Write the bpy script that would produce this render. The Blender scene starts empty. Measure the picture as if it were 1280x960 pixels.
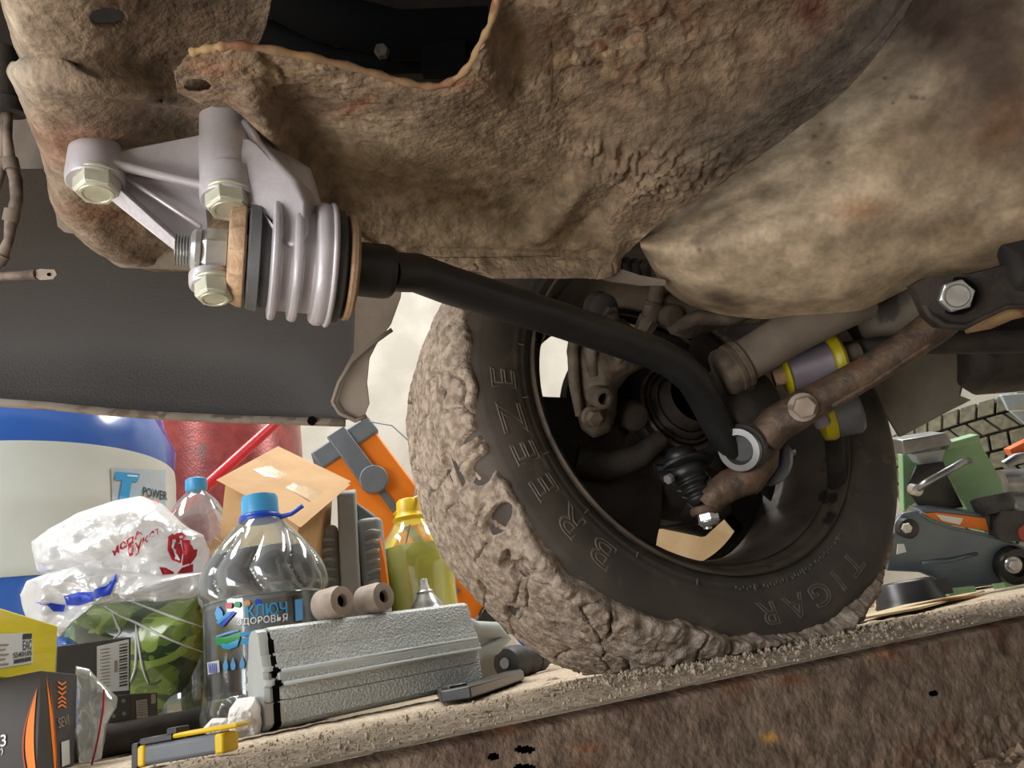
import bpy, math, random
import numpy as np
from mathutils import Vector, Matrix
from mathutils.bvhtree import BVHTree
random.seed(7)
SC = bpy.context.scene
COL = SC.collection
# ------------------------------------------------------------------ camera
f_ = 930.0
TH = math.radians(20.0); RO = math.radians(10.0); H = 0.031
CF = np.array([0, math.cos(TH), math.sin(TH)])
_r0 = np.array([1.0, 0, 0]); _u0 = np.array([0, -math.sin(TH), math.cos(TH)])
CR = math.cos(RO)*_r0 - math.sin(RO)*_u0
CU = math.sin(RO)*_r0 + math.cos(RO)*_u0
CC = np.array([0, 0, H])
ZZ = np.array([0, 0, 1.0])
cam = bpy.data.cameras.new('camera'); camo = bpy.data.objects.new('camera', cam); COL.objects.link(camo)
cam.sensor_width = 36.0; cam.lens = 36.0*f_/1280.0; cam.clip_start = 0.01; cam.clip_end = 50
camo.matrix_world = Matrix([[CR[0], CU[0], -CF[0], CC[0]], [CR[1], CU[1], -CF[1], CC[1]], [CR[2], CU[2], -CF[2], CC[2]], [0, 0, 0, 1]])
SC.camera = camo
# ------------------------------------------------------------------ world, lamps, exposure
w = bpy.data.worlds.new('world'); SC.world = w; w.use_nodes = True
w.node_tree.nodes['Background'].inputs[0].default_value = (0.93, 0.97, 1.0, 1)
w.node_tree.nodes['Background'].inputs[1].default_value = 0.48
SC.view_settings.view_transform = 'Standard'; SC.view_settings.look = 'None'
SC.view_settings.gamma = 1; SC.view_settings.use_curve_mapping = False
SC.view_settings.exposure = 0.38
def area(name, loc, target, sx, sy, power, col=(1, 1, 1)):
    l = bpy.data.lights.new(name, 'AREA'); l.shape = 'RECTANGLE'; l.size = sx; l.size_y = sy; l.energy = power; l.color = col
    o = bpy.data.objects.new(name, l); COL.objects.link(o); o.location = loc
    o.rotation_euler = (Vector(target)-Vector(loc)).to_track_quat('-Z', 'Y').to_euler(); return o
area('overhead_light', (-0.9, 1.9, 2.55), (-0.6, 1.6, 0), 1.6, 0.5, 42, (1, 0.99, 0.96))
area('overhead_light', (1.3, 2.2, 2.55), (1.0, 1.9, 0), 1.6, 0.5, 48, (1, 0.99, 0.96))
area('overhead_light', (-1.9, 0.9, 2.4), (-0.4, 1.2, 0.1), 1.2, 0.4, 36, (1, 0.99, 0.96))  # unseen extra light, added to brighten the fronts of the items at left
area('doorway_daylight', (-1.9, -1.2, 0.75), (0.1, 0.6, 0.3), 1.6, 1.3, 40, (0.98, 0.99, 1.0))
area('pit_work_lamp', (-0.75, -0.30, -0.25), (0.1, 0.6, 0.33), 0.5, 0.4, 8.0, (1, 0.93, 0.84))

# ------------------------------------------------------------------ helpers
def at(px, py, d): return CC + CF*d + CR*((px-640)/f_*d) + CU*((480-py)/f_*d)
def onz(px, py, z=0.0):
    v = at(px, py, 1)-CC; return CC + v*((z-H)/v[2])
def nrm(v): v = np.asarray(v, float); return v/np.linalg.norm(v)
def hx(s):
    s = s.lstrip('#'); c = [int(s[i:i+2], 16)/255 for i in (0, 2, 4)]
    return tuple((x/12.92 if x <= 0.04045 else ((x+0.055)/1.055)**2.4) for x in c)
def perp(a):
    a = nrm(a); r = np.array([0, 0, 1.0]) if abs(a[2]) < 0.9 else np.array([1.0, 0, 0])
    u = nrm(np.cross(a, r)); return u, np.cross(a, u)
def _hash(i, j, k, s):
    n = (i*374761393 + j*668265263 + k*1274126177 + s*974634777) & 0xffffffff
    n = ((n ^ (n >> 13))*1274126177) & 0xffffffff
    return ((n ^ (n >> 16)) & 0xffff)/65535.0
def vnoise(p, s=0):
    p = np.asarray(p, float); i = np.floor(p).astype(np.int64); f = p-i; f = f*f*(3-2*f); r = 0
    for a in (0, 1):
        for b in (0, 1):
            for c in (0, 1):
                wgt = (f[..., 0] if a else 1-f[..., 0])*(f[..., 1] if b else 1-f[..., 1])*(f[..., 2] if c else 1-f[..., 2])
                r = r + wgt*_hash(i[..., 0]+a, i[..., 1]+b, i[..., 2]+c, s)
    return r*2-1
def fbm(p, sc, o=4, s=0, ridge=False):
    r = 0; a = 1.0; t = 0; p = np.asarray(p)*sc
    for k in range(o):
        n = vnoise(p, s+k*17); r = r + a*((1-2*np.abs(n)) if ridge else n); t += a; a *= .5; p = p*2.03+1.7
    return r/t
def cells(p, sc, s=0):      # distance to cell borders: cracks
    p = np.asarray(p)*sc; i = np.floor(p).astype(np.int64); d1 = np.full(p.shape[:-1], 9.0); d2 = d1.copy(); idv = np.zeros(p.shape[:-1])
    for a in (-1, 0, 1):
        for b in (-1, 0, 1):
            for c in (-1, 0, 1):
                q = i+np.array([a, b, c])
                o = np.stack([_hash(q[..., 0], q[..., 1], q[..., 2], s+k) for k in range(3)], -1)
                d = np.linalg.norm(q+o-p, axis=-1)
                nw = d < d1; idv = np.where(nw, o[..., 0], idv)
                d2 = np.where(nw, d1, np.minimum(d2, d)); d1 = np.minimum(d1, d)
    return d2-d1, idv

class MB:
    def __init__(s): s.v = []; s.f = []; s.n = 0
    def add(s, v, f):
        v = np.asarray(v, float).reshape(-1, 3); s.v.append(v); s.f += [tuple(int(i)+s.n for i in q) for q in f]; s.n += len(v); return s
    def V(s): return np.concatenate(s.v)
    def box(s, c, X, Y, Z, hxx, hy, hz):
        c = np.asarray(c); v = [c+X*hxx*a+Y*hy*b+Z*hz*d for a in (-1, 1) for b in (-1, 1) for d in (-1, 1)]
        return s.add(v, [(0, 1, 3, 2), (4, 6, 7, 5), (0, 4, 5, 1), (2, 3, 7, 6), (0, 2, 6, 4), (1, 5, 7, 3)])
    def tube(s, P, R, n=16, cap=True, sx=1.0, ref=None, poly=None):
        P = [np.asarray(p, float) for p in P]; m = len(P)
        if np.isscalar(R): R = [R]*m
        T = [nrm(P[min(i+1, m-1)]-P[max(i-1, 0)]) for i in range(m)]
        u = perp(T[0])[0] if ref is None else nrm(np.asarray(ref)-T[0]*np.dot(ref, T[0]))
        vs = []
        for i in range(m):
            u = nrm(u-T[i]*np.dot(u, T[i])); b = np.cross(T[i], u)
            for k in range(n):
                a = 2*math.pi*k/n; vs.append(P[i]+R[i]*(math.cos(a)*u*sx+math.sin(a)*b))
        fs = [(i*n+k, i*n+(k+1) % n, (i+1)*n+(k+1) % n, (i+1)*n+k) for i in range(m-1) for k in range(n)]
        if cap: fs += [tuple(range(n))[::-1], tuple(range((m-1)*n, m*n))]
        return s.add(vs, fs)
    def cyl(s, a, b, r, r2=None, n=24, cap=True): return s.tube([a, b], [r, r if r2 is None else r2], n, cap)
    def lathe(s, o, ax, prof, n=32, cap=True, a0=0, a1=2*math.pi, fn=None):
        ax = nrm(ax); u, v = perp(ax); vs = []; full = abs(a1-a0-2*math.pi) < 1e-6; nn = n if full else n+1
        for h, r in prof:
            for k in range(nn):
                a = a0+(a1-a0)*k/n; rr = r if fn is None else fn(h, r, a)
                vs.append(np.asarray(o)+ax*h+rr*(math.cos(a)*u+math.sin(a)*v))
        fs = [(i*nn+k, i*nn+(k+1) % nn, (i+1)*nn+(k+1) % nn, (i+1)*nn+k) for i in range(len(prof)-1) for k in range(n)]
        if cap and full: fs += [tuple(range(nn))[::-1], tuple(range((len(prof)-1)*nn, len(prof)*nn))]
        return s.add(vs, fs)
    def prism(s, poly, vec):
        poly = [np.asarray(p, float) for p in poly]; n = len(poly); vec = np.asarray(vec)
        return s.add(poly+[p+vec for p in poly], [tuple(range(n))[::-1], tuple(range(n, 2*n))]+[(k, (k+1) % n, n+(k+1) % n, n+k) for k in range(n)])
    def hex(s, o, ax, r, h, ch=0.15, n=6):
        ax = nrm(ax); s.lathe(o, ax, [(0, r), (h*(1-ch), r), (h, r*.86)], n); return s
    def grid(s, G, mask=None, cu=False):
        G = np.asarray(G); a, b = G.shape[:2]; bb = b if cu else b-1
        fs = [(i*b+j, i*b+(j+1) % b, (i+1)*b+(j+1) % b, (i+1)*b+j) for i in range(a-1) for j in range(bb) if mask is None or mask[i, j]]
        return s.add(G.reshape(-1, 3), fs)
    def bvh(s): return BVHTree.FromPolygons([Vector(x) for x in s.V()], s.f)

def build(name, mb, mat, parent=None, base=None, smooth=40, bevel=0, seg=2, solid=0, colors=None, label=None, sub=0, kind=None):
    V = mb.V()
    if parent is not None: b = np.array(parent['_w'])
    elif base is not None: b = np.asarray(base, float)
    else: b = np.array([(V[:, 0].min()+V[:, 0].max())/2, (V[:, 1].min()+V[:, 1].max())/2, V[:, 2].min()])
    me = bpy.data.meshes.new(name); me.from_pydata((V-b).tolist(), [], mb.f); me.update()
    if smooth:
        me.polygons.foreach_set('use_smooth', [True]*len(me.polygons))
        if smooth < 180: me.set_sharp_from_angle(angle=math.radians(smooth))
    if colors is not None:
        at_ = me.color_attributes.new('Col', 'FLOAT_COLOR', 'POINT'); c = np.ones((len(V), 4)); c[:, :3] = colors; at_.data.foreach_set('color', c.ravel())
    me.materials.append(mat)
    o = bpy.data.objects.new(name, me); COL.objects.link(o)
    if parent is not None: o.parent = parent
    else: o.location = b
    o['_w'] = [float(x) for x in b]
    if bevel:
        m = o.modifiers.new('bevel', 'BEVEL'); m.width = bevel; m.segments = seg; m.limit_method = 'ANGLE'; m.angle_limit = math.radians(35)
    if solid:
        m = o.modifiers.new('solid', 'SOLIDIFY'); m.thickness = solid; m.offset = 0
    if sub:
        m = o.modifiers.new('sub', 'SUBSURF'); m.levels = m.render_levels = sub
    if label: o['label'] = label
    if kind: o['kind'] = kind
    return o
def thing(name, label, cat, loc, group=None):
    o = bpy.data.objects.new(name, None); COL.objects.link(o); o.location = tuple(float(x) for x in loc); o.empty_display_size = .02
    o['_w'] = [float(x) for x in loc]; o['label'] = label; o['category'] = cat
    if group: o['group'] = group
    return o
def tag(o, label, cat, group=None):
    o['label'] = label; o['category'] = cat
    if group: o['group'] = group
    return o

# text outlines are made before the heavy meshes exist
_T = {}
def text(s_, outline=0.0, bold=0.0):
    k = (s_, outline, bold)
    if k in _T: return _T[k]
    cu = bpy.data.curves.new('t', 'FONT'); cu.body = s_; cu.size = 1; cu.align_x = 'CENTER'; cu.align_y = 'CENTER'; cu.offset = bold; cu.resolution_u = 4
    if outline: cu.fill_mode = 'NONE'; cu.bevel_depth = outline; cu.bevel_resolution = 0
    o = bpy.data.objects.new('t', cu); COL.objects.link(o)
    dg = bpy.context.evaluated_depsgraph_get(); me = bpy.data.meshes.new_from_object(o.evaluated_get(dg))
    v = np.array([x.co[:] for x in me.vertices]).reshape(-1, 3); fs = [tuple(p.vertices) for p in me.polygons]
    bpy.data.objects.remove(o); bpy.data.curves.remove(cu); bpy.data.meshes.remove(me)
    _T[k] = (v, fs); return _T[k]
for ch in 'BREZTIGA': text(ch, 0.03)
for t_ in ['КЛЮЧ', 'ЗДОРОВЬЯ', 'POWER', 'T', 'ЕАС', 'SS40105', 'SEVI', '23', '(шт)', '5л', '5', 'РОЗА', 'MODA', 'букет', 'TO', 'Вода']: text(t_, 0, 0.012)

# ------------------------------------------------------------------ materials
def pm(name, col, col2=None, scale=25, rough=.6, metal=0, bump=0, bscale=150, attr=False, spec=.5, coat=0, alpha=1, trans=0, col3=None, s3=6, t3=.58, sharp=.12, vor=False, rvar=0, sss=0):
    m = bpy.data.materials.new(name); m.use_nodes = True; nt = m.node_tree; N = nt.nodes; L = nt.links; b = N['Principled BSDF']
    tc = N.new('ShaderNodeTexCoord')
    def noise(sc, det=6, dist=0):
        n = N.new('ShaderNodeTexNoise'); n.inputs['Scale'].default_value = sc; n.inputs['Detail'].default_value = det; n.inputs['Distortion'].default_value = dist
        L.new(tc.outputs['Object'], n.inputs['Vector']); return n
    def ramp(src, a, c):
        r = N.new('ShaderNodeValToRGB'); r.color_ramp.elements[0].position = a; r.color_ramp.elements[1].position = c; L.new(src, r.inputs[0]); return r
    def mix(fac, a, c, mode='MIX'):
        x = N.new('ShaderNodeMix'); x.data_type = 'RGBA'; x.blend_type = mode
        if isinstance(fac, float): x.inputs[0].default_value = fac
        else: L.new(fac, x.inputs[0])
        for k, y in ((6, a), (7, c)):
            if isinstance(y, tuple): x.inputs[k].default_value = (*y[:3], 1)
            else: L.new(y, x.inputs[k])
        return x.outputs[2]
    if attr:
        a = N.new('ShaderNodeAttribute'); a.attribute_name = 'Col'; base = a.outputs['Color']
        n = noise(scale, 8); r = ramp(n.outputs['Fac'], .3, .7); r.color_ramp.elements[0].color = (.5, .48, .46, 1); r.color_ramp.elements[1].color = (1.12, 1.12, 1.12, 1)
        base = mix(1.0, base, r.outputs[0], 'MULTIPLY')
    else:
        base = col
        if col2 is not None:
            n = noise(scale, 6, .3); r = ramp(n.outputs['Fac'], .5-sharp, .5+sharp); base = mix(r.outputs[0], col, col2)
    if col3 is not None:
        n = noise(s3, 5, .5); r = ramp(n.outputs['Fac'], t3, t3+.05); base = mix(r.outputs[0], base, col3)
    if isinstance(base, tuple): b.inputs['Base Color'].default_value = (*base, 1)
    else: L.new(base, b.inputs['Base Color'])
    b.inputs['Roughness'].default_value = rough; b.inputs['Metallic'].default_value = metal
    if rvar:
        n = noise(scale*1.7, 4); mr = N.new('ShaderNodeMapRange'); mr.inputs[3].default_value = max(.05, rough-rvar); mr.inputs[4].default_value = min(1, rough+rvar)
        L.new(n.outputs['Fac'], mr.inputs[0]); L.new(mr.outputs[0], b.inputs['Roughness'])
    b.inputs['Specular IOR Level'].default_value = spec; b.inputs['Coat Weight'].default_value = coat; b.inputs['Coat Roughness'].default_value = .08
    b.inputs['Transmission Weight'].default_value = trans; b.inputs['Alpha'].default_value = alpha
    if bump:
        bp = N.new('ShaderNodeBump'); bp.inputs['Strength'].default_value = bump; bp.inputs['Distance'].default_value = .002
        if vor:
            n = N.new('ShaderNodeTexVoronoi'); n.inputs['Scale'].default_value = bscale; L.new(tc.outputs['Object'], n.inputs['Vector']); src = n.outputs['Distance']
        else: src = noise(bscale, 4).outputs['Fac']
        L.new(src, bp.inputs['Height']); L.new(bp.outputs[0], b.inputs['Normal'])
    return m
def thin(name, tint, gl=.12, rough=.08, milky=0.0, mcol=(1, 1, 1), bump=0, bscale=40):
    m = bpy.data.materials.new(name); m.use_nodes = True; nt = m.node_tree; N = nt.nodes; L = nt.links; out = N['Material Output']
    N.remove(N['Principled BSDF'])
    t = N.new('ShaderNodeBsdfTransparent'); t.inputs[0].default_value = (*tint, 1)
    g = N.new('ShaderNodeBsdfGlossy'); g.inputs['Roughness'].default_value = rough; g.inputs[0].default_value = (1, 1, 1, 1)
    lw = N.new('ShaderNodeLayerWeight'); lw.inputs[0].default_value = .3
    ma = N.new('ShaderNodeMath'); ma.operation = 'MULTIPLY_ADD'; ma.inputs[1].default_value = .6; ma.inputs[2].default_value = gl*.5; L.new(lw.outputs['Fresnel'], ma.inputs[0])
    x = N.new('ShaderNodeMixShader'); L.new(ma.outputs[0], x.inputs[0]); L.new(g.outputs[0], x.inputs[2]); cur = t.outputs[0]
    if milky:
        d = N.new('ShaderNodeBsdfDiffuse'); d.inputs[0].default_value = (*mcol, 1); tr = N.new('ShaderNodeBsdfTranslucent'); tr.inputs[0].default_value = (*mcol, 1)
        y = N.new('ShaderNodeMixShader'); y.inputs[0].default_value = .45; L.new(d.outputs[0], y.inputs[1]); L.new(tr.outputs[0], y.inputs[2])
        z = N.new('ShaderNodeMixShader'); z.inputs[0].default_value = milky; L.new(cur, z.inputs[1]); L.new(y.outputs[0], z.inputs[2]); cur = z.outputs[0]
    L.new(cur, x.inputs[1]); L.new(x.outputs[0], out.inputs[0])
    if bump:
        tc = N.new('ShaderNodeTexCoord'); n = N.new('ShaderNodeTexNoise'); n.inputs['Scale'].default_value = bscale; n.inputs['Detail'].default_value = 3; L.new(tc.outputs['Object'], n.inputs['Vector'])
        bp = N.new('ShaderNodeBump'); bp.inputs['Strength'].default_value = bump; bp.inputs['Distance'].default_value = .01; L.new(n.outputs['Fac'], bp.inputs['Height']); L.new(bp.outputs[0], g.inputs['Normal'])
    return m
M = dict(
    under=pm('under', (0, 0, 0), attr=True, scale=60, rough=.8, bump=1.0, bscale=220, spec=.3, rvar=.15),
    tankm=pm('tankm', (0, 0, 0), attr=True, scale=30, rough=.62, bump=.15, bscale=200, spec=.35, rvar=.1),
    dark=pm('dark', hx('#191614'), hx('#2a2420'), 30, .85),
    plastic_black=pm('plastic_black', hx('#2b2826'), hx('#38322d'), 9, .6, bump=.25, bscale=420, spec=.4, sharp=.3),
    lip=pm('lip', hx('#8a7c6e'), hx('#9b8f82'), 40, .7, col3=hx('#6f6258'), s3=30, t3=.55),
    flap=pm('flap', hx('#857a6e'), hx('#6d6257'), 14, .85, bump=.2),
    alu=pm('alu', hx('#b4b0b6'), hx('#bdb9be'), 60, .38, .3, bump=.08, bscale=400),
    zinc=pm('zinc', hx('#b9b9a6'), hx('#d0d0bf'), 50, .42, .45, bump=.05, bscale=300),
    chrome=pm('chrome', hx('#c9c9c6'), hx('#b0b1b2'), 70, .28, .7, bump=.05),
    washer=pm('washer', hx('#9a7d62'), hx('#b4977a'), 90, .6, .3, bump=.3, bscale=300),
    rubber=pm('rubber', hx('#2c2c2e'), hx('#39393a'), 40, .55, bump=.1),
    rubber2=pm('rubber2', hx('#4c4c4e'), hx('#58585a'), 40, .5),
    rod=pm('rod', hx('#151516'), hx('#232324'), 20, .45, bump=.06, bscale=300, spec=.5, sharp=.3),
    tyre=pm('tyre', hx('#453f39'), hx('#534b43'), 22, .68, bump=.1, bscale=500, spec=.35, col3=hx('#5c5349'), s3=25, t3=.62),
    mud=pm('mud', hx('#b8a898'), hx('#8a7b6d'), 110, .95, bump=.9, bscale=420, spec=.1, rvar=.03),
    rim=pm('rim', hx('#4a4038'), hx('#5b5046'), 30, .6, .2, bump=.1, col3=hx('#2e2825'), s3=18, t3=.57),
    rimdark=pm('rimdark', hx('#221e1c'), hx('#2f2924'), 18, .55, .2, bump=.1),
    grime=pm('grime', hx('#645849'), hx('#433a31'), 45, .8, .1, bump=.5, bscale=200),
    grime2=pm('grime2', hx('#3b332d'), hx('#2a2421'), 35, .75, .1, bump=.4, bscale=200),
    rustrim=pm('rustrim', hx('#6b4f40'), hx('#52433a'), 60, .6, .3, bump=.2),
    rusty=pm('rusty', hx('#463a31'), hx('#655241'), 55, .6, .3, bump=.6, bscale=180, col3=hx('#5e4232'), s3=30, t3=.6, rvar=.2),
    shaft=pm('shaft', hx('#70665a'), hx('#5c5349'), 18, .7, .05, bump=.1),
    yellow_pu=pm('yellow_pu', hx('#b5a81c'), hx('#a09412'), 30, .45),
    violet=pm('violet', hx('#8b8492'), hx('#958e9a'), 30, .45, .5),
    steel=pm('steel', hx('#9a9c9e'), hx('#85878a'), 30, .35, .9),
    greymetal=pm('greymetal', hx('#7a7468'), hx('#6d665b'), 20, .75, .1, bump=.2, col3=hx('#4c4540'), s3=16),
    concrete=pm('concrete', hx('#c6b6a1'), hx('#9d8e7c'), 260, .95, bump=.9, bscale=350, spec=.1, col3=hx('#b1a796'), s3=60, t3=.6),
    beam=pm('beam', (0, 0, 0), attr=True, scale=90, rough=.8, metal=.05, bump=.7, bscale=260, spec=.2),
    dirt=pm('dirt', hx('#9c8976'), hx('#7c6a5a'), 60, .97, bump=1, bscale=300, spec=.1),
    wall=pm('wall', hx('#b9b5aa'), hx('#a9a59a'), 6, .9, bump=.1, bscale=60),
    wall2=pm('wall2', hx('#cbc8bf'), None, rough=.9),
    drumwhite=pm('drumwhite', hx('#ccd0c8'), hx('#c0c5bc'), 4, .4, col3=hx('#a8a295'), s3=9, t3=.66, bump=.05),
    drumblue=pm('drumblue', hx('#3a66b8'), hx('#335fb0'), 5, .22, coat=.5),
    redpaint=pm('redpaint', hx('#983f3a'), hx('#7c2f2d'), 25, .3, .2, bump=.25, bscale=160, col3=hx('#6b4a45'), s3=14, t3=.6),
    redrod=pm('redrod', hx('#dc1226'), None, rough=.3, coat=.4),
    card=pm('card', hx('#c49c6c'), hx('#b88f5f'), 12, .75, bump=.05),
    cardtape=pm('cardtape', hx('#c8a67c'), None, rough=.18, coat=.8, bump=.3, bscale=60),
    orange=pm('orange', hx('#f77f12'), hx('#f98a20'), 10, .5),
    greyplastic=pm('greyplastic', hx('#757a80'), hx('#6d7278'), 20, .5),
    handlegrey=pm('handlegrey', hx('#a3a7a5'), hx('#adb1af'), 20, .5, bump=.1),
    casegrey=pm('casegrey', hx('#c0c4c2'), hx('#b3b8b6'), 10, .5, bump=.8, bscale=330, vor=True),
    casesmooth=pm('casesmooth', hx('#bfc3c1'), hx('#b4b9b7'), 14, .45),
    black=pm('black', hx('#060606'), None, rough=.9, spec=.1),
    blackgloss=pm('blackgloss', hx('#1f2022'), hx('#2b2c2e'), 20, .35),
    capblue=pm('capblue', hx('#4aa3d8'), None, rough=.35), ringblue=pm('ringblue', hx('#1a47b8'), None, rough=.35),
    liquid=pm('liquid', hx('#8c7f82'), hx('#7a6e71'), 12, .12, coat=.6, sharp=.3),
    bottle=thin('bottle', (.9, .97, .96), .15, .05, milky=.1, mcol=(.75, .92, .9)),
    bottle2=thin('bottle2', (.85, .9, .93), .25, .06, milky=.12),
    label_film=thin('label_film', (.75, .78, .8), .2, .2),
    bottle3=thin('bottle3', (.98, .99, .97), .2, .05),
    yliquid=pm('yliquid', hx('#fbfa8a'), hx('#f4f274'), 10, .2, coat=.3), ycap=pm('ycap', hx('#f2c90f'), None, rough=.4),
    bagfilm=thin('bagfilm', (.92, .93, .93), .25, .25, milky=.8, mcol=(.93, .93, .94), bump=.5, bscale=30),
    zipfilm=thin('zipfilm', (.88, .9, .88), .35, .15, milky=.25, mcol=(.8, .82, .8)),
    tissue=pm('tissue', hx('#e0dedb'), hx('#cfcbc6'), 40, .9, bump=.4, bscale=90),
    print_red=pm('print_red', hx('#c22a3c'), None, rough=.5), print_blue=pm('print_blue', hx('#2447c4'), None, rough=.4),
    print_white=pm('print_white', hx('#e9ecee'), None, rough=.5), print_cyan=pm('print_cyan', hx('#2ea0dc'), None, rough=.4),
    print_lblue=pm('print_lblue', hx('#69aee8'), None, rough=.4), print_green=pm('print_green', hx('#2f9a58'), None, rough=.4),
    print_pink=pm('print_pink', hx('#d05068'), None, rough=.4), print_tan=pm('print_tan', hx('#cf9a55'), None, rough=.4),
    print_dark=pm('print_dark', hx('#2b2a2c'), None, rough=.6), print_orange=pm('print_orange', hx('#ff8a1a'), None, rough=.4),
    print_grey=pm('print_grey', hx('#c8c8c6'), None, rough=.6), print_dim=pm('print_dim', hx('#8b7f72'), None, rough=.6),
    print_deep=pm('print_deep', hx('#b5481c'), None, rough=.4), print_silver=pm('print_silver', hx('#a9c6d8'), hx('#b5b8b4'), 30, .4),
    boxblack=pm('boxblack', hx('#3a3838'), hx('#444142'), 12, .5), boxolive=pm('boxolive', hx('#4a4b44'), hx('#55554d'), 12, .45),
    boxyellow=pm('boxyellow', hx('#e0cc10'), hx('#d8c30e'), 8, .4, coat=.3), boxinner=pm('boxinner', hx('#8a7c6a'), None, rough=.8),
    beige=pm('beige', hx('#a5968a'), hx('#93857a'), 50, .75, bump=.3),
    paintgreen=pm('paintgreen', hx('#8db48a'), hx('#84ab82'), 15, .5), jackblue=pm('jackblue', hx('#5c6c7a'), hx('#66757f'), 14, .35, .2, coat=.2),
    jackorange=pm('jackorange', hx('#f0801c'), None, rough=.4), wood=pm('wood', hx('#d2b894'), hx('#bfa37d'), 14, .7),
    oldtyre=pm('oldtyre', hx('#86836f'), hx('#6e6c5e'), 60, .85, bump=.4, bscale=250), oldtyredark=pm('oldtyredark', hx('#3c3b37'), None, rough=.9),
    cable=pm('cable', hx('#8a7a6c'), hx('#4d413a'), 60, .7, bump=.2), orangelabel=pm('orangelabel', hx('#e86a30'), None, rough=.4),
    paper=pm('paper', hx('#c8b999'), hx('#b3a17e'), 12, .8),
)
# camouflage wrap
def camo():
    m = bpy.data.materials.new('camo'); m.use_nodes = True; nt = m.node_tree; N = nt.nodes; L = nt.links; b = N['Principled BSDF']
    tc = N.new('ShaderNodeTexCoord'); prev = None
    for k, (col, sc, off, th) in enumerate([(hx('#7c9446'), 1, 0, 0), (hx('#66803f'), 13, 3, .5), (hx('#41553a'), 14, 9, .57), (hx('#9cb65a'), 17, 15, .60)]):
        if k == 0: prev = col; continue
        mp = N.new('ShaderNodeMapping'); mp.inputs['Location'].default_value = (off, off*.7, off*.3); mp.inputs['Scale'].default_value = (1, 1, 1.5); L.new(tc.outputs['Object'], mp.inputs[0])
        n = N.new('ShaderNodeTexNoise'); n.inputs['Scale'].default_value = sc; n.inputs['Detail'].default_value = 2; n.inputs['Distortion'].default_value = .8; L.new(mp.outputs[0], n.inputs['Vector'])
        r = N.new('ShaderNodeValToRGB'); r.color_ramp.interpolation = 'CONSTANT'; r.color_ramp.elements[1].position = th; L.new(n.outputs['Fac'], r.inputs[0])
        x = N.new('ShaderNodeMix'); x.data_type = 'RGBA'; L.new(r.outputs[0], x.inputs[0])
        if isinstance(prev, tuple): x.inputs[6].default_value = (*prev, 1)
        else: L.new(prev, x.inputs[6])
        x.inputs[7].default_value = (*col, 1); prev = x.outputs[2]
    L.new(prev, b.inputs['Base Color']); b.inputs['Roughness'].default_value = .25; b.inputs['Coat Weight'].default_value = .8; b.inputs['Coat Roughness'].default_value = .1
    n = N.new('ShaderNodeTexNoise'); n.inputs['Scale'].default_value = 14; n.inputs['Distortion'].default_value = 1; L.new(tc.outputs['Object'], n.inputs['Vector'])
    bp = N.new('ShaderNodeBump'); bp.inputs['Strength'].default_value = .4; bp.inputs['Distance'].default_value = .02; L.new(n.outputs['Fac'], bp.inputs['Height']); L.new(bp.outputs[0], b.inputs['Coat Normal'])
    return m
M['camo'] = camo()

# ------------------------------------------------------------------ surface tools
def cr(P, t):           # Catmull-Rom along axis 0 of P at parameters t in 0..1
    P = np.asarray(P, float); n = len(P)-1; x = np.clip(t, 0, 1)*n; i = np.minimum(x.astype(int), n-1); u = (x-i)
    def g(k): return P[np.clip(i+k, 0, n)]
    u = u.reshape(-1, *([1]*(P.ndim-1)))
    return .5*((2*g(0))+(-g(-1)+g(1))*u+(2*g(-1)-5*g(0)+4*g(1)-g(2))*u*u+(-g(-1)+3*g(0)-3*g(1)+g(2))*u**3)
def surf(ctrl, nu, nv):  # ctrl [cols][rows](px,py,d) -> points [nu,nv,3] and the pixel each came from
    c = np.asarray(ctrl, float); a = cr(c, np.linspace(0, 1, nu)); b = np.swapaxes(cr(np.swapaxes(a, 0, 1), np.linspace(0, 1, nv)), 0, 1)
    return at3(b), b
def at3(b):
    x = b[..., 0:1]; y = b[..., 1:2]; d = b[..., 2:3]
    return CC + CF*d + CR*((x-640)/f_*d) + CU*((480-y)/f_*d)
def normals(G):
    du = np.gradient(G, axis=0); dv = np.gradient(G, axis=1); n = np.cross(du, dv); n /= np.linalg.norm(n, axis=-1, keepdims=True)+1e-12
    s = np.sign(((CC-G)*n).sum(-1, keepdims=True)); s = np.sign(s.sum()) or 1
    return n*s
def dz(px, py, z): return (z-H)/(at(px, py, 1)[2]-H)
def gs(b, x, y, rx, ry, ang=0):
    dx = b[..., 0]-x; dy = b[..., 1]-y; a = math.radians(ang); u = dx*math.cos(a)+dy*math.sin(a); v = -dx*math.sin(a)+dy*math.cos(a)
    return np.exp(-((u/rx)**2+(v/ry)**2))
def tint(col, mask, c): return col*(1-mask[..., None])+np.array(c)*mask[..., None]
def sm(x, a, b): t = np.clip((x-a)/(b-a), 0, 1); return t*t*(3-2*t)
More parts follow.
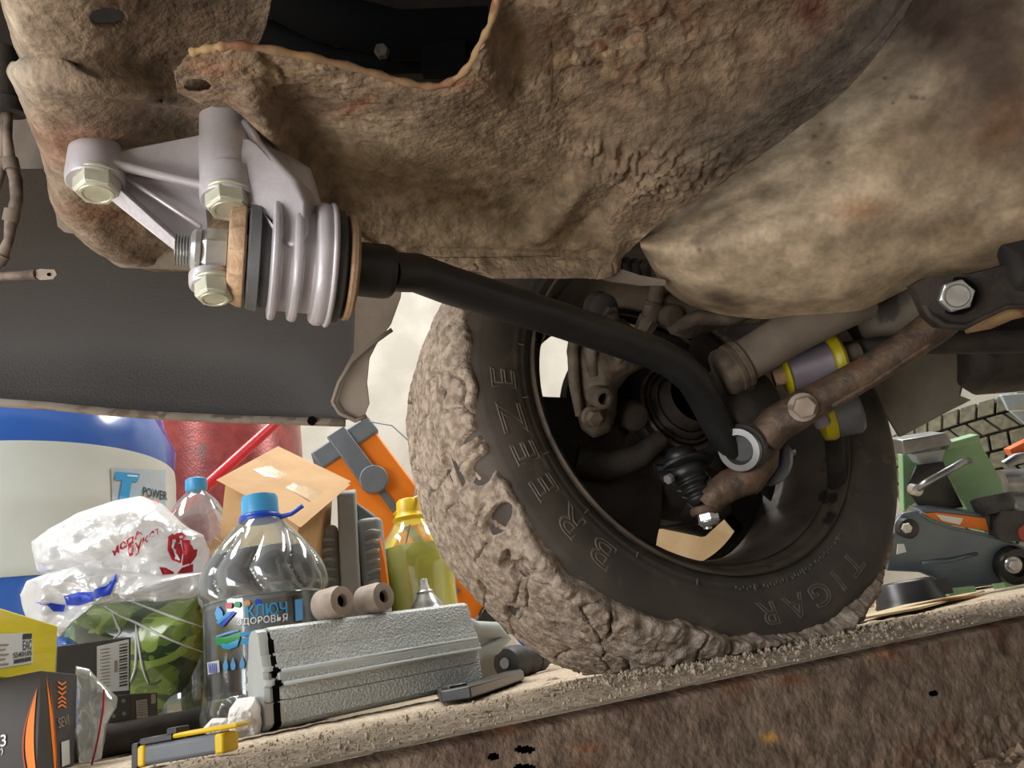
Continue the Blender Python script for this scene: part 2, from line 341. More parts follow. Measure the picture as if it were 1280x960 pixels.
def blob(outline, d, bulge, amp=0, nsc=30, n=72, m=16, seed=0, ridge=False, back=None, dvec=None, o=3):
    """closed lump with a given silhouette, its own depth and thickness"""
    ol = np.array(outline, float); k = len(ol); ext = np.vstack([ol, ol[:1]]); L_ = np.r_[0, np.cumsum(np.linalg.norm(np.diff(ext, axis=0), axis=1))]
    t = np.linspace(0, L_[-1], n, endpoint=False); P = np.stack([np.interp(t, L_, ext[:, j]) for j in range(ext.shape[1])], 1)
    c = P.mean(0); mb = MB(); back = bulge if back is None else back
    for sgn, bu in ((-1, bulge), (1, back)):
        rr = np.sin(np.linspace(0, 1, m)*math.pi/2)
        G = np.zeros((m, n, 3))
        for i, r in enumerate(rr):
            q = c+(P-c)*r; dd = q[:, 2] if P.shape[1] > 2 else np.full(n, d)
            dep = dd+sgn*bu*math.sqrt(max(0, 1-r*r))
            G[i] = at3(np.stack([q[:, 0], q[:, 1], dep], 1))
        if amp:
            nz = fbm(G, nsc, o, seed, ridge)[..., None]*amp
            G = G + nz*nrm(CF)*(-1)*np.minimum(1, (1-rr)[:, None, None]*3+.25)
        mb.grid(G, cu=True)
    return mb
def decal(target, mat, parent, polys=None, txt=None, quad=None, off=.0012, cell=2.0, name='print', outline=None, bold=.012):
    """flat print laid on the surface it is printed on"""
    mb = MB()
    def hit(x, y):
        v = at(x, y, 1)-CC; r = target.ray_cast(Vector(CC), Vector(nrm(v)), 8)
        if r[0] is None: return None
        nn = np.array(r[1]); nn = nn*(-np.sign(nn@v)); return np.array(r[0])+nn*off
    if txt:
        v, fs = text(txt, 0, bold); x0, x1 = v[:, 0].min(), v[:, 0].max(); y0, y1 = v[:, 1].min(), v[:, 1].max(); q = np.array(quad, float)   # tl tr br bl
        out = []; ok = []
        for p in v:
            a = (p[0]-x0)/(x1-x0); b = (y1-p[1])/(y1-y0); s = q[0]*(1-a)*(1-b)+q[1]*a*(1-b)+q[2]*a*b+q[3]*(1-a)*b
            h = hit(*s); ok.append(h is not None); out.append(CC if h is None else h)
        fs = [t for t in fs if all(ok[i] for i in t)]
        if fs: mb.add(out, fs)
    else:
        for poly in polys:
            P = np.array(poly, float); x0, y0 = P.min(0); x1, y1 = P.max(0); nx = max(2, int((x1-x0)/cell)+1); ny = max(2, int((y1-y0)/cell)+1)
            if len(poly) == 4:
                gx = [[P[0]*(1-a)*(1-b)+P[1]*a*(1-b)+P[2]*a*b+P[3]*(1-a)*b for a in np.linspace(0, 1, nx)] for b in np.linspace(0, 1, ny)]; inside = None
            else:
                c = P.mean(0); k = len(P); m_ = max(2, int(max(x1-x0, y1-y0)/cell/2)+1)
                gx = [[c+(P[j % k]-c)*r for j in range(k+1)] for r in np.linspace(0.02, 1, m_)]; inside = None
            G = np.zeros((len(gx), len(gx[0]), 3)); ok = np.ones(G.shape[:2], bool)
            for i, row in enumerate(gx):
                for j, p in enumerate(row):
                    h = hit(*p); ok[i, j] = h is not None; G[i, j] = 0 if h is None else h
            mk = ok[:-1, :-1] & ok[1:, :-1] & ok[:-1, 1:] & ok[1:, 1:]
            mb.grid(G, mk)
    if not mb.v or not mb.f: return None
    return build(name, mb, mat, parent, smooth=60)
def ell(x, y, rx, ry, n=20, ang=0):
    a = math.radians(ang); return [(x+rx*math.cos(t)*math.cos(a)-ry*math.sin(t)*math.sin(a), y+rx*math.cos(t)*math.sin(a)+ry*math.sin(t)*math.cos(a)) for t in np.linspace(0, 2*math.pi, n, endpoint=False)]

# ================================================================== the setting
E0 = onz(430, 950); E1 = onz(1280, 769); e = nrm(E1-E0); no = np.array([-e[1], e[0], 0.0])   # along the pit, outward from it
def PF(s, o, z=0.0): return E0 + e*s + no*o + ZZ*z
# floor slab
ss = np.concatenate([np.linspace(-1.2, -.15, 20), np.linspace(-.14, 1.0, 300), np.linspace(1.05, 3.5, 20)]); oo = np.concatenate([np.linspace(0, .45, 120), np.linspace(.47, 4.2, 40)])
S, O = np.meshgrid(ss, oo, indexing='ij'); G = E0+e*S[..., None]+no*O[..., None]
hgt = .0022*fbm(G, 90, 3, 1)+.0016*fbm(G, 260, 2, 5)+.0035*sm(fbm(G, 22, 2, 9), .25, .7); hgt *= np.exp(-O/.9)*sm(O, -.001, .012); G[..., 2] = hgt-.002
mb = MB().grid(G); build('floor', mb, M['concrete'], base=(0, 0, 0), kind='structure', smooth=180)
# rusty steel edge of the pit
ss = np.concatenate([np.linspace(-.35, -.01, 40), np.linspace(0, .45, 700), np.linspace(.452, 1.35, 300)]); zz = np.linspace(0, 1, 110); S, Z = np.meshgrid(ss, zz, indexing='ij')
zc = -.088*Z; bulge = np.where(Z < .04, (Z/.04-1)*-.004, 0)
G = E0+e*S[..., None]-no*(.006+bulge*0)[..., None]*sm(Z, 0, .05)[..., None]+ZZ*zc[..., None]
nz = .0014*fbm(G, 55, 4, 3)+.0022*sm(Z, .25, .9)*fbm(G, 160, 3, 8); G = G-no*nz[..., None]
def px_of(G):
    q = G-CC; d = q@CF; return np.stack([640+f_*(q@CR)/d, 480-f_*(q@CU)/d, d], -1)
b = px_of(G); holes = np.zeros(S.shape, bool)
for x, y, rx, ry in ((655, 936, 13, 5), (616, 945, 7, 5), (1166, 866, 6, 4), (655, 958, 14, 4)): holes |= ((b[..., 0]-x)/rx)**2+((b[..., 1]-y-0)/ry)**2 < 1
col = np.ones(G.shape)*hx('#77675a'); col = tint(col, sm(fbm(G, 18, 3, 2), .0, .5)*.8, hx('#5e4b42')); col = tint(col, sm(fbm(G, 30, 3, 12), .25, .5)*.75, hx('#66483a')); col = tint(col, sm(Z, .35, 1)*sm(fbm(G, 60, 3, 22), -.5, .5)*.9, hx('#8c7866'))
for x, y in ((1110, 818), (700, 880), (735, 935), (632, 912), (990, 850)): col = tint(col, gs(b, x, y, 20, 6)*.7, hx('#8a5a3c'))
col = tint(col, gs(b, 963, 922, 9, 6), hx('#c79a50'))
col = col*1.15*(1+.2*fbm(G, 120, 3, 203)+.25*fbm(G, 420, 2, 204))[..., None]; mk = ~(holes[:-1, :-1]); mb = MB().grid(G, mk); colv = col.reshape(-1, 3)
fl = np.stack([E0+e*ss[:, None]+no*np.linspace(-.006, .012, 3)[None, :, None][..., 0].T[..., None]*1.0 if False else (E0+e*s_+no*o_) for s_ in ss for o_ in (-.006, .012)]).reshape(len(ss), 2, 3)
fl[:, :, 2] = .0008; mb.grid(fl); colv = np.vstack([colv, np.ones((len(ss)*2, 3))*hx('#a39684')])
build('trim_1', mb, M['beam'], base=(0, 0, 0), colors=colv, kind='structure', smooth=180)
mb = MB().box(PF(.5, .10, -.055), e, no, ZZ, .9, .07, .05); build('trim_2', mb, M['black'], base=(0, 0, 0), kind='structure')
# dirt ledge in the pit
ss = np.linspace(-.1, 1.1, 260); oo = np.linspace(-.32, .01, 90); S, O = np.meshgrid(ss, oo, indexing='ij'); G = E0+e*S[..., None]+no*O[..., None]
zl = -.066-.35*np.maximum(0, -O-.02)*(1-sm(S, .3, .9)*.6)-.02*(1-sm(S, .1, .8)); cd, ci = cells(G, 38, 4)
G[..., 2] = zl+.007*fbm(G, 30, 4, 6)+.004*fbm(G, 110, 3, 16)+.006*sm(cd, .0, .3)*ci
mb = MB().grid(G); build('floor', mb, M['dirt'], base=(0, 0, 0), kind='structure', smooth=180)
# walls and ceiling of the garage
mb = MB().box((0.2, 3.15, 1.3), np.array([1., 0, 0]), np.array([0, 1., 0]), ZZ, 3.6, .05, 1.35); build('wall_back', mb, M['wall'], kind='structure')
mb = MB().box((-3.0, 1.6, 1.3), np.array([1., 0, 0]), np.array([0, 1., 0]), ZZ, .05, 1.6, 1.35); build('wall_left', mb, M['wall2'], kind='structure')
mb = MB().box((3.6, 1.6, 1.3), np.array([1., 0, 0]), np.array([0, 1., 0]), ZZ, .05, 1.6, 1.35); build('wall_right', mb, M['wall2'], kind='structure')
X_ = np.array([1., 0, 0]); Y_ = np.array([0, 1., 0])
build('wall_right', MB().box((3.6, -1.5, 1.3), X_, Y_, ZZ, .05, 1.5, 1.35), M['wall2'], kind='structure')
build('wall_front', MB().box((2.1, -3.0, 1.3), X_, Y_, ZZ, 1.5, .05, 1.35), M['wall2'], kind='structure')
build('floor', MB().box(PF(.6, -.55, -1.45), e, no, ZZ, 2.2, .6, .05), M['concrete'], kind='structure')
build('floor', MB().box(PF(.6, -2.1, -.7), e, no, ZZ, 2.2, 1.0, .7), M['concrete'], kind='structure')
build('trim_3', MB().box(PF(2.0, -.6, -.75), e, no, ZZ, .05, .55, .65), M['concrete'], kind='structure')
mb = MB().box((0.3, 1.6, 2.7), np.array([1., 0, 0]), np.array([0, 1., 0]), ZZ, 3.6, 1.7, .05); build('ceiling', mb, M['wall2'], kind='structure')

# ================================================================== wheel
WC = np.array([0.20103774, 0.78531266, 0.26956701]); WN = np.array([-0.42563073, 0.90361165, -0.0482127]); WN = nrm(WN)
WT = nrm(np.cross(WN, ZZ)); WB = np.cross(WT, WN)
def W(r, a, off): a = math.radians(a); return WC+WN*off+r*(math.cos(a)*WT+math.sin(a)*WB)
def WG(r, a, off):
    a = np.radians(a)[..., None]; return WC+WN*np.asarray(off)[..., None]+np.asarray(r)[..., None]*(np.cos(a)*WT+np.sin(a)*WB)
wheel = thing('wheel', 'black tyre on dark wheel, muddy tread, standing on the slab edge', 'wheel', (WC[0], WC[1], 0))
prof = [(.02, .192), (.008, .196), (.001, .204), (-.004, .215), (-.009, .232), (-.010, .250), (-.006, .265), (.003, .275), (.014, .2805), (.03, .283), (.06, .284), (.1, .284), (.14, .283), (.165, .281), (.18, .275), (.19, .262), (.196, .24), (.192, .215), (.182, .198), (.175, .19)]
def flat(G):
    z = G[..., 2]; G[..., 2] = np.where(z < .0015, .0015, z); return G
def tyrer(off):
    o_ = np.array([p[0] for p in prof[4:16]]); r_ = np.array([p[1] for p in prof[4:16]]); return np.interp(off, o_, r_)
p_ = cr(np.array(prof), np.linspace(0, 1, 110)); ang = np.linspace(0, 360, 361)[:-1]
OFF = np.repeat(p_[:, 0:1], 360, 1); RR = np.repeat(p_[:, 1:2], 360, 1); AA = np.repeat(ang[None], 110, 0)
# fine ribs and moulded lines on the inner sidewall, tread grooves across the crown
side = (OFF < .004)
RR2 = RR.copy(); OFF2 = OFF.copy()
for rl in (.2085, .217, .2525, .2585): OFF2 -= np.where(side, .0010*np.exp(-((RR-rl)/.0008)**2), 0)
crown = sm(OFF, .012, .022)*(1-sm(OFF, .168, .178))
for gc in (.055, .098, .14): RR2 -= crown*.007*np.exp(-((OFF-gc)/.0035)**4)
slant = (AA + np.where(OFF < .098, (OFF-.098)*260, -(OFF-.098)*260)) % 12
RR2 -= crown*.007*np.exp(-((slant-6)/1.0)**4)*(np.abs(OFF-.098) > .015)
RR2 -= sm(OFF, .0, .008)*(1-sm(OFF, .014, .02))*.003*np.exp(-((slant-6)/1.2)**4)
mb = MB().grid(flat(WG(RR2, AA, OFF2)), cu=True); tyre = build('tyre', mb, M['tyre'], wheel, smooth=70)
# letters moulded on the sidewall
def sideletters(word, angs, r, size):
    for ch, a in zip(word, angs):
        v, fs = text(ch, .03); mb = MB(); out = []
        for p in v:
            rr = r+p[1]*size; aa = a-math.degrees(p[0]*size*1.25/r); prf = np.interp(rr, [.204, .215, .232, .250, .265], [.001, -.004, -.009, -.010, -.006])
            out.append(W(rr, aa, prf-.0006-p[2]*size*.6))
        mb.add(out, fs); build('letter', mb, M['tyre_letter'], tyre, smooth=0)
M['tyre_letter'] = pm('tyre_letter', hx('#5b534b'), hx('#6b6259'), 60, .5)
sideletters('BREEZE', [224, 214, 204.5, 195.5, 186.5, 176.5], .233, .038)
sideletters('TIGAR', [301, 293.5, 286, 277.5, 269], .238, .031)
# small moulded marks around the bead
mb = MB()
for a in (165, 181, 197, 215, 232, 250, 268, 286, 304, 322, 340): mb.box(W(.2135, a, -.0045), *(lambda rd: (rd, nrm(np.cross(WN, rd)), WN))(nrm(W(1, a, 0)-WC)), .004, .0005, .0008)
for k in range(40): 
    a = 262+k*1.15
    if k % 9 != 7: mb.box(W(.2125+(.001 if k % 2 else -.0005), a, -.0042), *(lambda rd: (rd, nrm(np.cross(WN, rd)), WN))(nrm(W(1, a, 0)-WC)), .0014, .0007, .0006)
build('moulding', mb, M['tyre_letter'], tyre, smooth=0, kind='stuff')
# rim
rp = [(.02, .188), (.004, .1995), (-.004, .201), (-.0055, .1985), (-.003, .1955), (.004, .194), (.012, .1915), (.0135, .188), (.010, .186), (.022, .184), (.035, .178), (.06, .172), (.1, .172), (.125, .176), (.15, .18), (.178, .186), (.186, .197), (.182, .202), (.178, .197), (.16, .19)]
mb = MB(); RP = np.array(rp); G = WG(np.repeat(RP[:, 1:2], 128, 1), np.repeat(np.linspace(0, 360, 128, endpoint=False)[None], len(rp), 0), np.repeat(RP[:, 0:1], 128, 1)); mb.grid(G, cu=True)
rim = build('rim', mb, M['rim'], wheel, smooth=50)
# wheel disc with five windows
def inwin(r, a):
    m_ = False
    for c0 in (65, 137, 209, 281, 353):
        da = (a-c0+180) % 360-180; hw = 27*sm(r, .085, .125)
        m_ = m_ | ((np.abs(da) < hw) & (r > .098) & (r < .166))
    return m_
rs = np.linspace(.03, .179, 40); aa = np.linspace(0, 360, 240, endpoint=False); RRd, AAd = np.meshgrid(rs, aa, indexing='ij'); offd = .135-.03*sm(RRd, .05, .09)+.012*sm(RRd, .1, .17)
mk = ~inwin(RRd, AAd)[:-1, :]; mb = MB(); G = WG(RRd, AAd, offd); mb.grid(G, mk, cu=True); G2 = WG(RRd, AAd, offd+.02); mb.grid(G2, mk, cu=True)
build('wheel_disc', mb, M['rimdark'], wheel, smooth=40)
# mud packed over the tread and shoulder
A1 = np.linspace(90, 352, 900); Uu = np.linspace(0, 1, 150)
bnd_a = [90, 120, 150, 162, 176, 185, 193, 200, 208, 216, 221, 225, 230, 237, 244, 250, 257, 270, 282, 292, 302, 315, 330, 352]
bnd_r = [.268, .268, .267, .266, .260, .264, .265, .259, .261, .266, .266, .265, .262, .257, .254, .252, .254, .257, .260, .264, .269, .275, .281, .2835]
Am, Um = np.meshgrid(A1, Uu, indexing='ij')
br = np.interp(Am, bnd_a, bnd_r)+.0045*fbm(np.stack([Am*.12, Am*0, Am*0], -1), 2.0, 4, 31)
pa = np.array(prof[4:18]); # arc parameter along the profile from sidewall over crown to outer shoulder
al = np.r_[0, np.cumsum(np.hypot(*np.diff(pa, axis=0).T))]
s0 = np.interp(br, pa[:8, 1], al[:8]); sI = s0+(al[-3]-s0)*Um
of = np.interp(sI, al, pa[:, 0]); rd = np.interp(sI, al, pa[:, 1])
P0 = WG(rd, Am, of)
edge = sm(sI-s0, 0, .007)
sh = np.exp(-((of-.02)/.035)**2)
rg = .35+.65*np.maximum(sm(Am, 212, 232), 1-sm(Am, 165, 178))
th = .0055+.004*sm(fbm(P0, 12, 3, 41), -.4, .5)+.0036*fbm(P0, 55, 4, 42)*(.4+sh)*rg+.0016*fbm(P0, 200, 3, 44)+.0008*fbm(P0, 420, 2, 45)
th += .0085*np.exp(-((sI-s0-.009)/.009)**2)*sm(Am, 205, 222)*(1-sm(Am, 285, 310))*(1+1.2*fbm(P0, 80, 3, 46))
cd, ci = cells(P0+.012*np.stack([fbm(P0, 20, 3, 47), fbm(P0, 20, 3, 48), fbm(P0, 20, 3, 49)], -1), 17, 51)
crack = (1-sm(cd, .012, .035))*sm(fbm(P0, 14, 2, 53), -.15, .15)*sm(Am, 150, 165)
th -= crack*.0075
bare = sm(fbm(P0*np.array([1, 1, 1.0]), 24, 2, 61), .22, .34)*np.exp(-((of-.05)/.03)**2)*sm(Am, 182, 192)*(1-sm(Am, 222, 232))
slm = (Am + np.where(of < .098, (of-.098)*260, -(of-.098)*260)) % 12
pb3 = px_of(P0)
for (x_, y_, rx_, ry_, an_) in ((606, 588, 15, 24, 25), (627, 648, 13, 24, 25), (638, 695, 7, 15, 10), (592, 545, 17, 5, -42), (553, 470, 5, 9, 20), (560, 495, 6, 10, 20), (607, 572, 20, 3.5, -48), (642, 762, 5, 12, -35), (610, 730, 3, 14, -25)):
    bare = np.maximum(bare, sm(np.exp(-(((pb3[..., 0]-x_)*math.cos(math.radians(an_))+(pb3[..., 1]-y_)*math.sin(math.radians(an_)))/rx_)**2-((-(pb3[..., 0]-x_)*math.sin(math.radians(an_))+(pb3[..., 1]-y_)*math.cos(math.radians(an_)))/ry_)**2)+.12*fbm(P0, 80, 3, 66), .38, .5))
for (ac, oc) in ((229, .05), (222, .1)):
    bare = np.maximum(bare, sm(.0115-np.hypot((Am-ac)*.0049*.75, of-oc+(Am-ac)*.002), 0, .003))
th = th*edge*(1-bare)-.0025*bare; th = th-.003*(1-edge)
nrmd = nrm(WT)  # placeholder so the name is bound
da = np.gradient(P0, axis=0); du = np.gradient(P0, axis=1); nn = np.cross(da, du); nn /= np.linalg.norm(nn, axis=-1, keepdims=True)+1e-12
ctr = WC+WN*.09; sg = np.sign(((P0-ctr)*nn).sum(-1).mean()); nn *= sg
Pm = P0+nn*th[..., None]; Pm = flat(Pm)
mb = MB().grid(Pm); o = build('mud', mb, M['mud'], wheel, smooth=180, label='thick cracked brown mud caked on the tread'); o['kind'] = 'stuff'

# ================================================================== car body seen from below
wo = (WC-E0)@no
car = thing('car_body', 'underside of a dusty car, rusty floor panel, beige beam and black bumper inside', 'car', PF(.4, .1, 0.0))
def under(name, ctrl, nu, nv, colf, dispf, mat='under', maskf=None, solid=0, parent=None):
    G, b = surf(ctrl, nu, nv); n = normals(G); G = G+n*dispf(G, b)[..., None]; col = colf(G, b)*(1+.28*fbm(G, 130, 3, 201)+.22*fbm(G, 420, 2, 202))[..., None]; mk = None
    if maskf is not None: mk = maskf(G, b)[:-1, :-1]
    mb = MB().grid(G, mk); o = build(name, mb, M[mat], parent or car, smooth=180, colors=col.reshape(-1, 3), solid=solid); return o, mb
# A: floor panel
top = [(218, 90), (238, 66), (266, 60), (300, 57), (370, 68), (440, 84), (500, 101), (545, 108), (580, 90), (602, 52), (620, 5), (650, -160), (775, -260), (930, -260), (1080, -260), (1200, -240), (1300, -220)]
bot = [(222, 114), (262, 132), (298, 138), (345, 190), (402, 272), (455, 322), (515, 345), (590, 348), (660, 348), (720, 348), (764, 346), (783, 318), (818, 285), (880, 242), (985, 168), (1082, 85), (1200, -90)]
ctrl = []
for i, (t_, b_) in enumerate(zip(top, bot)):
    row = []; lipc = 6 <= i <= 10
    zt = .357 if i < 10 else .380
    if i < 5: zt = (.352, .350, .349, .351, .355)[i]
    for k, v in enumerate((0, .12, .35, .6, .86, .9, 1.0)):
        x = t_[0]+(b_[0]-t_[0])*v; y = t_[1]+(b_[1]-t_[1])*v
        z = (zt, zt+.002, .380, .385, .367, .362, .357)[k]
        if i < 4: z = zt+(0, .0, .001, .003, .008, .010, .014)[k]
        if k == 6 and lipc: d = row[-1][2]
        else: d = dz(x, y, z)
        row.append((x, y, d))
    ctrl.append(row)
def colA(G, b):
    c = np.ones(G.shape)*hx('#96836f'); n1 = fbm(G, 14, 4, 71)
    c = tint(c, sm(n1, -.1, .5)*.6, hx('#a8967f')); c = tint(c, sm(fbm(G, 35, 4, 72), .1, .5)*.5, hx('#7a6655'))
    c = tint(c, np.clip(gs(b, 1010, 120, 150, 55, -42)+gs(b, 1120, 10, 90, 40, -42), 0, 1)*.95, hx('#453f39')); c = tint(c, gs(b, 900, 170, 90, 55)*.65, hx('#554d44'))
    c = tint(c, gs(b, 720, 60, 140, 60)*sm(fbm(G, 60, 3, 73), -.1, .3)*.7, hx('#a89372')); c = tint(c, gs(b, 760, 40, 110, 60)*sm(fbm(G, 45, 3, 74), .15, .4)*.8, hx('#7c4c38'))
    c = tint(c, np.clip(gs(b, 770, 50, 170, 70)+gs(b, 370, 105, 90, 28, 20), 0, 1)*(1-sm(fbm(G, 34, 4, 87), -.02, .03))*.6, hx('#6a4f40'))
    c = tint(c, gs(b, 1012, 12, 26, 28), hx('#5f3a30')); c = tint(c, gs(b, 990, 70, 7, 16, 20)*.6, hx('#5f4034'))
    c = tint(c, gs(b, 255, 100, 55, 30)*sm(fbm(G, 40, 3, 75), -.4, .2)*.85, hx('#9a6a4c')); c = tint(c, gs(b, 450, 128, 24, 8, -25)*.8, hx('#96583a')); c = tint(c, gs(b, 545, 98, 50, 9, 5)*.8, hx('#a8714c'))
    c = tint(c, gs(b, 370, 95, 60, 14, 15)*.6, hx('#b7a083')); c = tint(c, gs(b, 585, 70, 12, 40, 20)*.4, hx('#8c6a4c'))
    c = tint(c, np.clip(gs(b, 600, 290, 150, 60)+gs(b, 480, 180, 80, 40), 0, 1)*.55, hx('#b5a48a')); c = tint(c, gs(b, 590, 190, 60, 30)*.4, hx('#b3a084')); c = tint(c, gs(b, 570, 0, 60, 90)*.5, hx('#6d5a4c'))  # highlights painted in as lighter beige, then a patch of dark grime
    return c
def dispA(G, b):
    x = b[..., 0]; y = b[..., 1]; d = .0010*fbm(G, 30, 4, 81)+.0010*fbm(G, 150, 3, 82)+.0004*fbm(G, 420, 2, 80)
    fl_ = np.clip(gs(b, 770, 50, 170, 70)+gs(b, 370, 105, 90, 28, 20), 0, 1); cd, ci = cells(G+.01*fbm(G, 40, 3, 5)[..., None], 60, 83); d += fl_*.003*(sm(fbm(G, 34, 4, 87), -.02, .03)+.8*sm(fbm(G, 52, 3, 89), .1, .14)-.5)+fl_*.002*fbm(G, 90, 3, 84)
    ro_ = np.clip(gs(b, 755, 190, 40, 16, 20)+gs(b, 850, 215, 70, 24, -14)+gs(b, 800, 205, 40, 24), 0, 1)
    d += ro_*.009*np.maximum(0, fbm(G*np.array([1, .55, 1]), 150, 2, 85, True)-.1)
    d += .012*sm(1-np.hypot((x-690)*.8+(y-270)*.62, ((y-270)*.8-(x-690)*.6)*0)/30, 0, 1)*sm(y, 205, 240)*(1-sm(y, 290, 312))
    d += .008*gs(b, 480, 190, 75, 34, -8)-.006*gs(b, 745, 265, 60, 9, -48)
    d -= .004*gs(b, 590, 315, 200, 5, 2)
    lp = gs(b, 660, 335, 150, 12); d -= lp*.003*(1-sm(cells(G, 45, 88)[0], .02, .08))*(fbm(G, 20, 2, 3) > .1)
    return d
def maskA(G, b): return ~(((b[..., 0]-247)/17)**2+((b[..., 1]-106)/9)**2 < 1) 
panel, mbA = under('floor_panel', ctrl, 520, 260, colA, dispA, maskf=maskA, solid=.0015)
# rolled rim of the opening, peeled flap of metal and a rusty screw
def T3(P): return [at(*p) for p in P]
mb = MB(); pts = [(x, y, dz(x, y, np.interp(x, [218, 300, 440, 480], [.350, .350, .3565, .3575]))-.001) for x, y in cr(np.array(top[1:12]), np.linspace(0, 1, 60))]; mb.tube(T3(pts), [.0022+.0006*math.sin(i*1.7) for i in range(60)], 8); build('panel_edge', mb, M['rustedge'] if 'rustedge' in M else M.setdefault('rustedge', pm('rustedge', hx('#8f7257'), hx('#a3875f'), 40, .75, bump=.4, col3=hx('#7f5640'), s3=25, t3=.55)), car, smooth=60)
mb = MB().add([at(365, 198, .535), at(380, 170, .545), at(385, 182, .535), at(395, 197, .53), at(388, 195, .527), at(382, 203, .525), at(376, 197, .53)], [(0, 1, 2, 6), (6, 2, 3, 4), (6, 4, 5)]); build('metal_shred', mb, M['lip'], car, solid=.0008)
mb = MB().lathe(at(288, 121, .468), -ZZ+.2*CR, [(-.002, .006), (.002, .006), (.004, .0035), (.0045, .0001)], 16); scr = build('screw', mb, M['rustedge'], car, label='rusty cross-head screw in the torn ear')
mb = MB().box(at(288, 121, .463), CR, CU, CF, .0025, .0005, .0008).box(at(288, 121, .463), CR, CU, CF, .0005, .0025, .0008); build('cross_slot', mb, M['black'], scr)
# B: front rail on the left
rows = [(-240, -60, 360), (-60, -14, 345), (20, 9, 335), (60, 22, 320), (84, 36, 310), (96, 38, 320), (150, 46, 345), (212, 62, 370), (262, 72, 400), (300, 105, 430), (322, 140, 450), (337, 190, 470)]
ctrl = []
for j, (y, xl, xr) in enumerate(rows):
    row = []
    for v in (0, .03, .1, .3, .6, 1):
        x = xl+(xr-xl)*v; yy = y+(0 if j < 9 else v*(338-y)*1.0)
        zz_ = .353+.032*float(sm(np.array(x), 110., 260.))
        row.append((x, yy, dz(x, yy, zz_)+(.03, .008, .0, 0, 0, 0)[(0, .03, .1, .3, .6, 1).index(v)]+(.004 if j in (4,) and v < .3 else 0)))
    ctrl.append(row)
def colB(G, b):
    c = np.ones(G.shape)*hx('#8d7c6b'); c = tint(c, sm(fbm(G, 16, 4, 91), -.1, .5)*.6, hx('#9c8b78')); c = tint(c, sm(fbm(G, 30, 4, 92), .05, .5)*.6, hx('#6b5a4c'))
    c = tint(c, gs(b, 95, 175, 50, 30)*.75, hx('#8f6450')); c = tint(c, gs(b, 130, 265, 50, 14, 10)*.6, hx('#8c5c44')); c = tint(c, gs(b, 220, 50, 90, 50)*.45, hx('#75614f')); c = tint(c, gs(b, 210, 150, 50, 30)*.7, hx('#4e463c'))
    c = tint(c, gs(b, 188, 103, 28, 10), hx('#4d433a')); c = tint(c, gs(b, 260, 40, 50, 60)*.5, hx('#5f4c40')); c = tint(c, gs(b, 40, 95, 20, 30)*.6, hx('#bdb3a2')); c = tint(c, gs(b, 20, 20, 16, 60)*.5, hx('#b8aa96')); return c
def dispB(G, b):
    return .0016*fbm(G, 22, 4, 93)+.0006*fbm(G, 160, 3, 94)+.010*sm(b[..., 1], 78, 92)*np.exp(-np.maximum(0, b[..., 1]-92)/60)+.003*gs(b, 180, 100, 90, 12, 10)-.004*gs(b, 188, 105, 5, 4)
def maskB(G, b): return ~((((b[..., 0]-132)/23)**2+((b[..., 1]-18)/13)**2 < 1) | (((b[..., 0]-188)/5)**2+((b[..., 1]-106)/3.5)**2 < 1) | (((b[..., 0]-334)/17)**2+((b[..., 1]-170)/25)**2 < 1))
under('frame_rail', ctrl, 300, 300, colB, dispB, maskf=maskB, solid=.003)
# jagged lower skirt of the rail
mb = MB().prism([at(60, 205, .56), at(72, 283, .575), at(80, 290, .578), at(95, 292, .58), at(120, 312, .585), at(142, 330, .59), at(150, 334, .59), at(205, 336, .595), at(262, 338, .6), at(262, 240, .59)], CF*.004); build('rail_skirt', mb, M['flap'], car)
# C: big rounded beige beam on the right
cols = [((796, 296), (808, 318)), ((828, 262), (836, 362)), ((878, 232), (888, 388)), ((938, 188), (962, 397)), ((1008, 136), (1062, 391)), ((1068, 80), (1150, 353)), ((1128, 15), (1235, 335)), ((1215, -120), (1330, 300)), ((1440, -330), (1470, 180))]
ctrl = []
for i, (t_, b_) in enumerate(cols):
    row = []
    for v, dd in ((0, .09), (.1, .06), (.3, .018), (.5, 0), (.7, .022), (.9, .062), (1, .11)):
        x = t_[0]+(b_[0]-t_[0])*v; y = t_[1]+(b_[1]-t_[1])*v; row.append((x, y, (.66, .645, .625, .61, .60, .59, .58, .56, .55)[i]+dd*(.4 if i == 0 else .9)))
    ctrl.append(row)
def colC(G, b):
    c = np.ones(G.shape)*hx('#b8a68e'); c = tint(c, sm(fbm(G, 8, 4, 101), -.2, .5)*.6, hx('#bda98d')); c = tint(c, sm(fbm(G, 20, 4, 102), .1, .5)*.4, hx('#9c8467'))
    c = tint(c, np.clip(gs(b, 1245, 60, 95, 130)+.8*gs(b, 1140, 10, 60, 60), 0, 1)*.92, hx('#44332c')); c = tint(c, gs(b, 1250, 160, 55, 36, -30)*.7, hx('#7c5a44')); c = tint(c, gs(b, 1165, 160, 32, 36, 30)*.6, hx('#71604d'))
    c = tint(c, gs(b, 1075, 262, 36, 15)*.6, hx('#a5795a')); c = tint(c, gs(b, 905, 372, 38, 14, 14), hx('#6b5c4c'))
    for x, y in ((1027, 157), (1107, 100), (1140, 124), (1146, 124), (1155, 125), (1018, 172), (1117, 131), (875, 312), (1036, 205)): c = tint(c, gs(b, x, y, 3, 2.2)*.8, hx('#4c4036'))
    return c
under('front_beam', ctrl, 260, 160, colC, lambda G, b: .0012*fbm(G, 9, 3, 103)+.0003*fbm(G, 90, 3, 104), 'tankm', solid=.003)
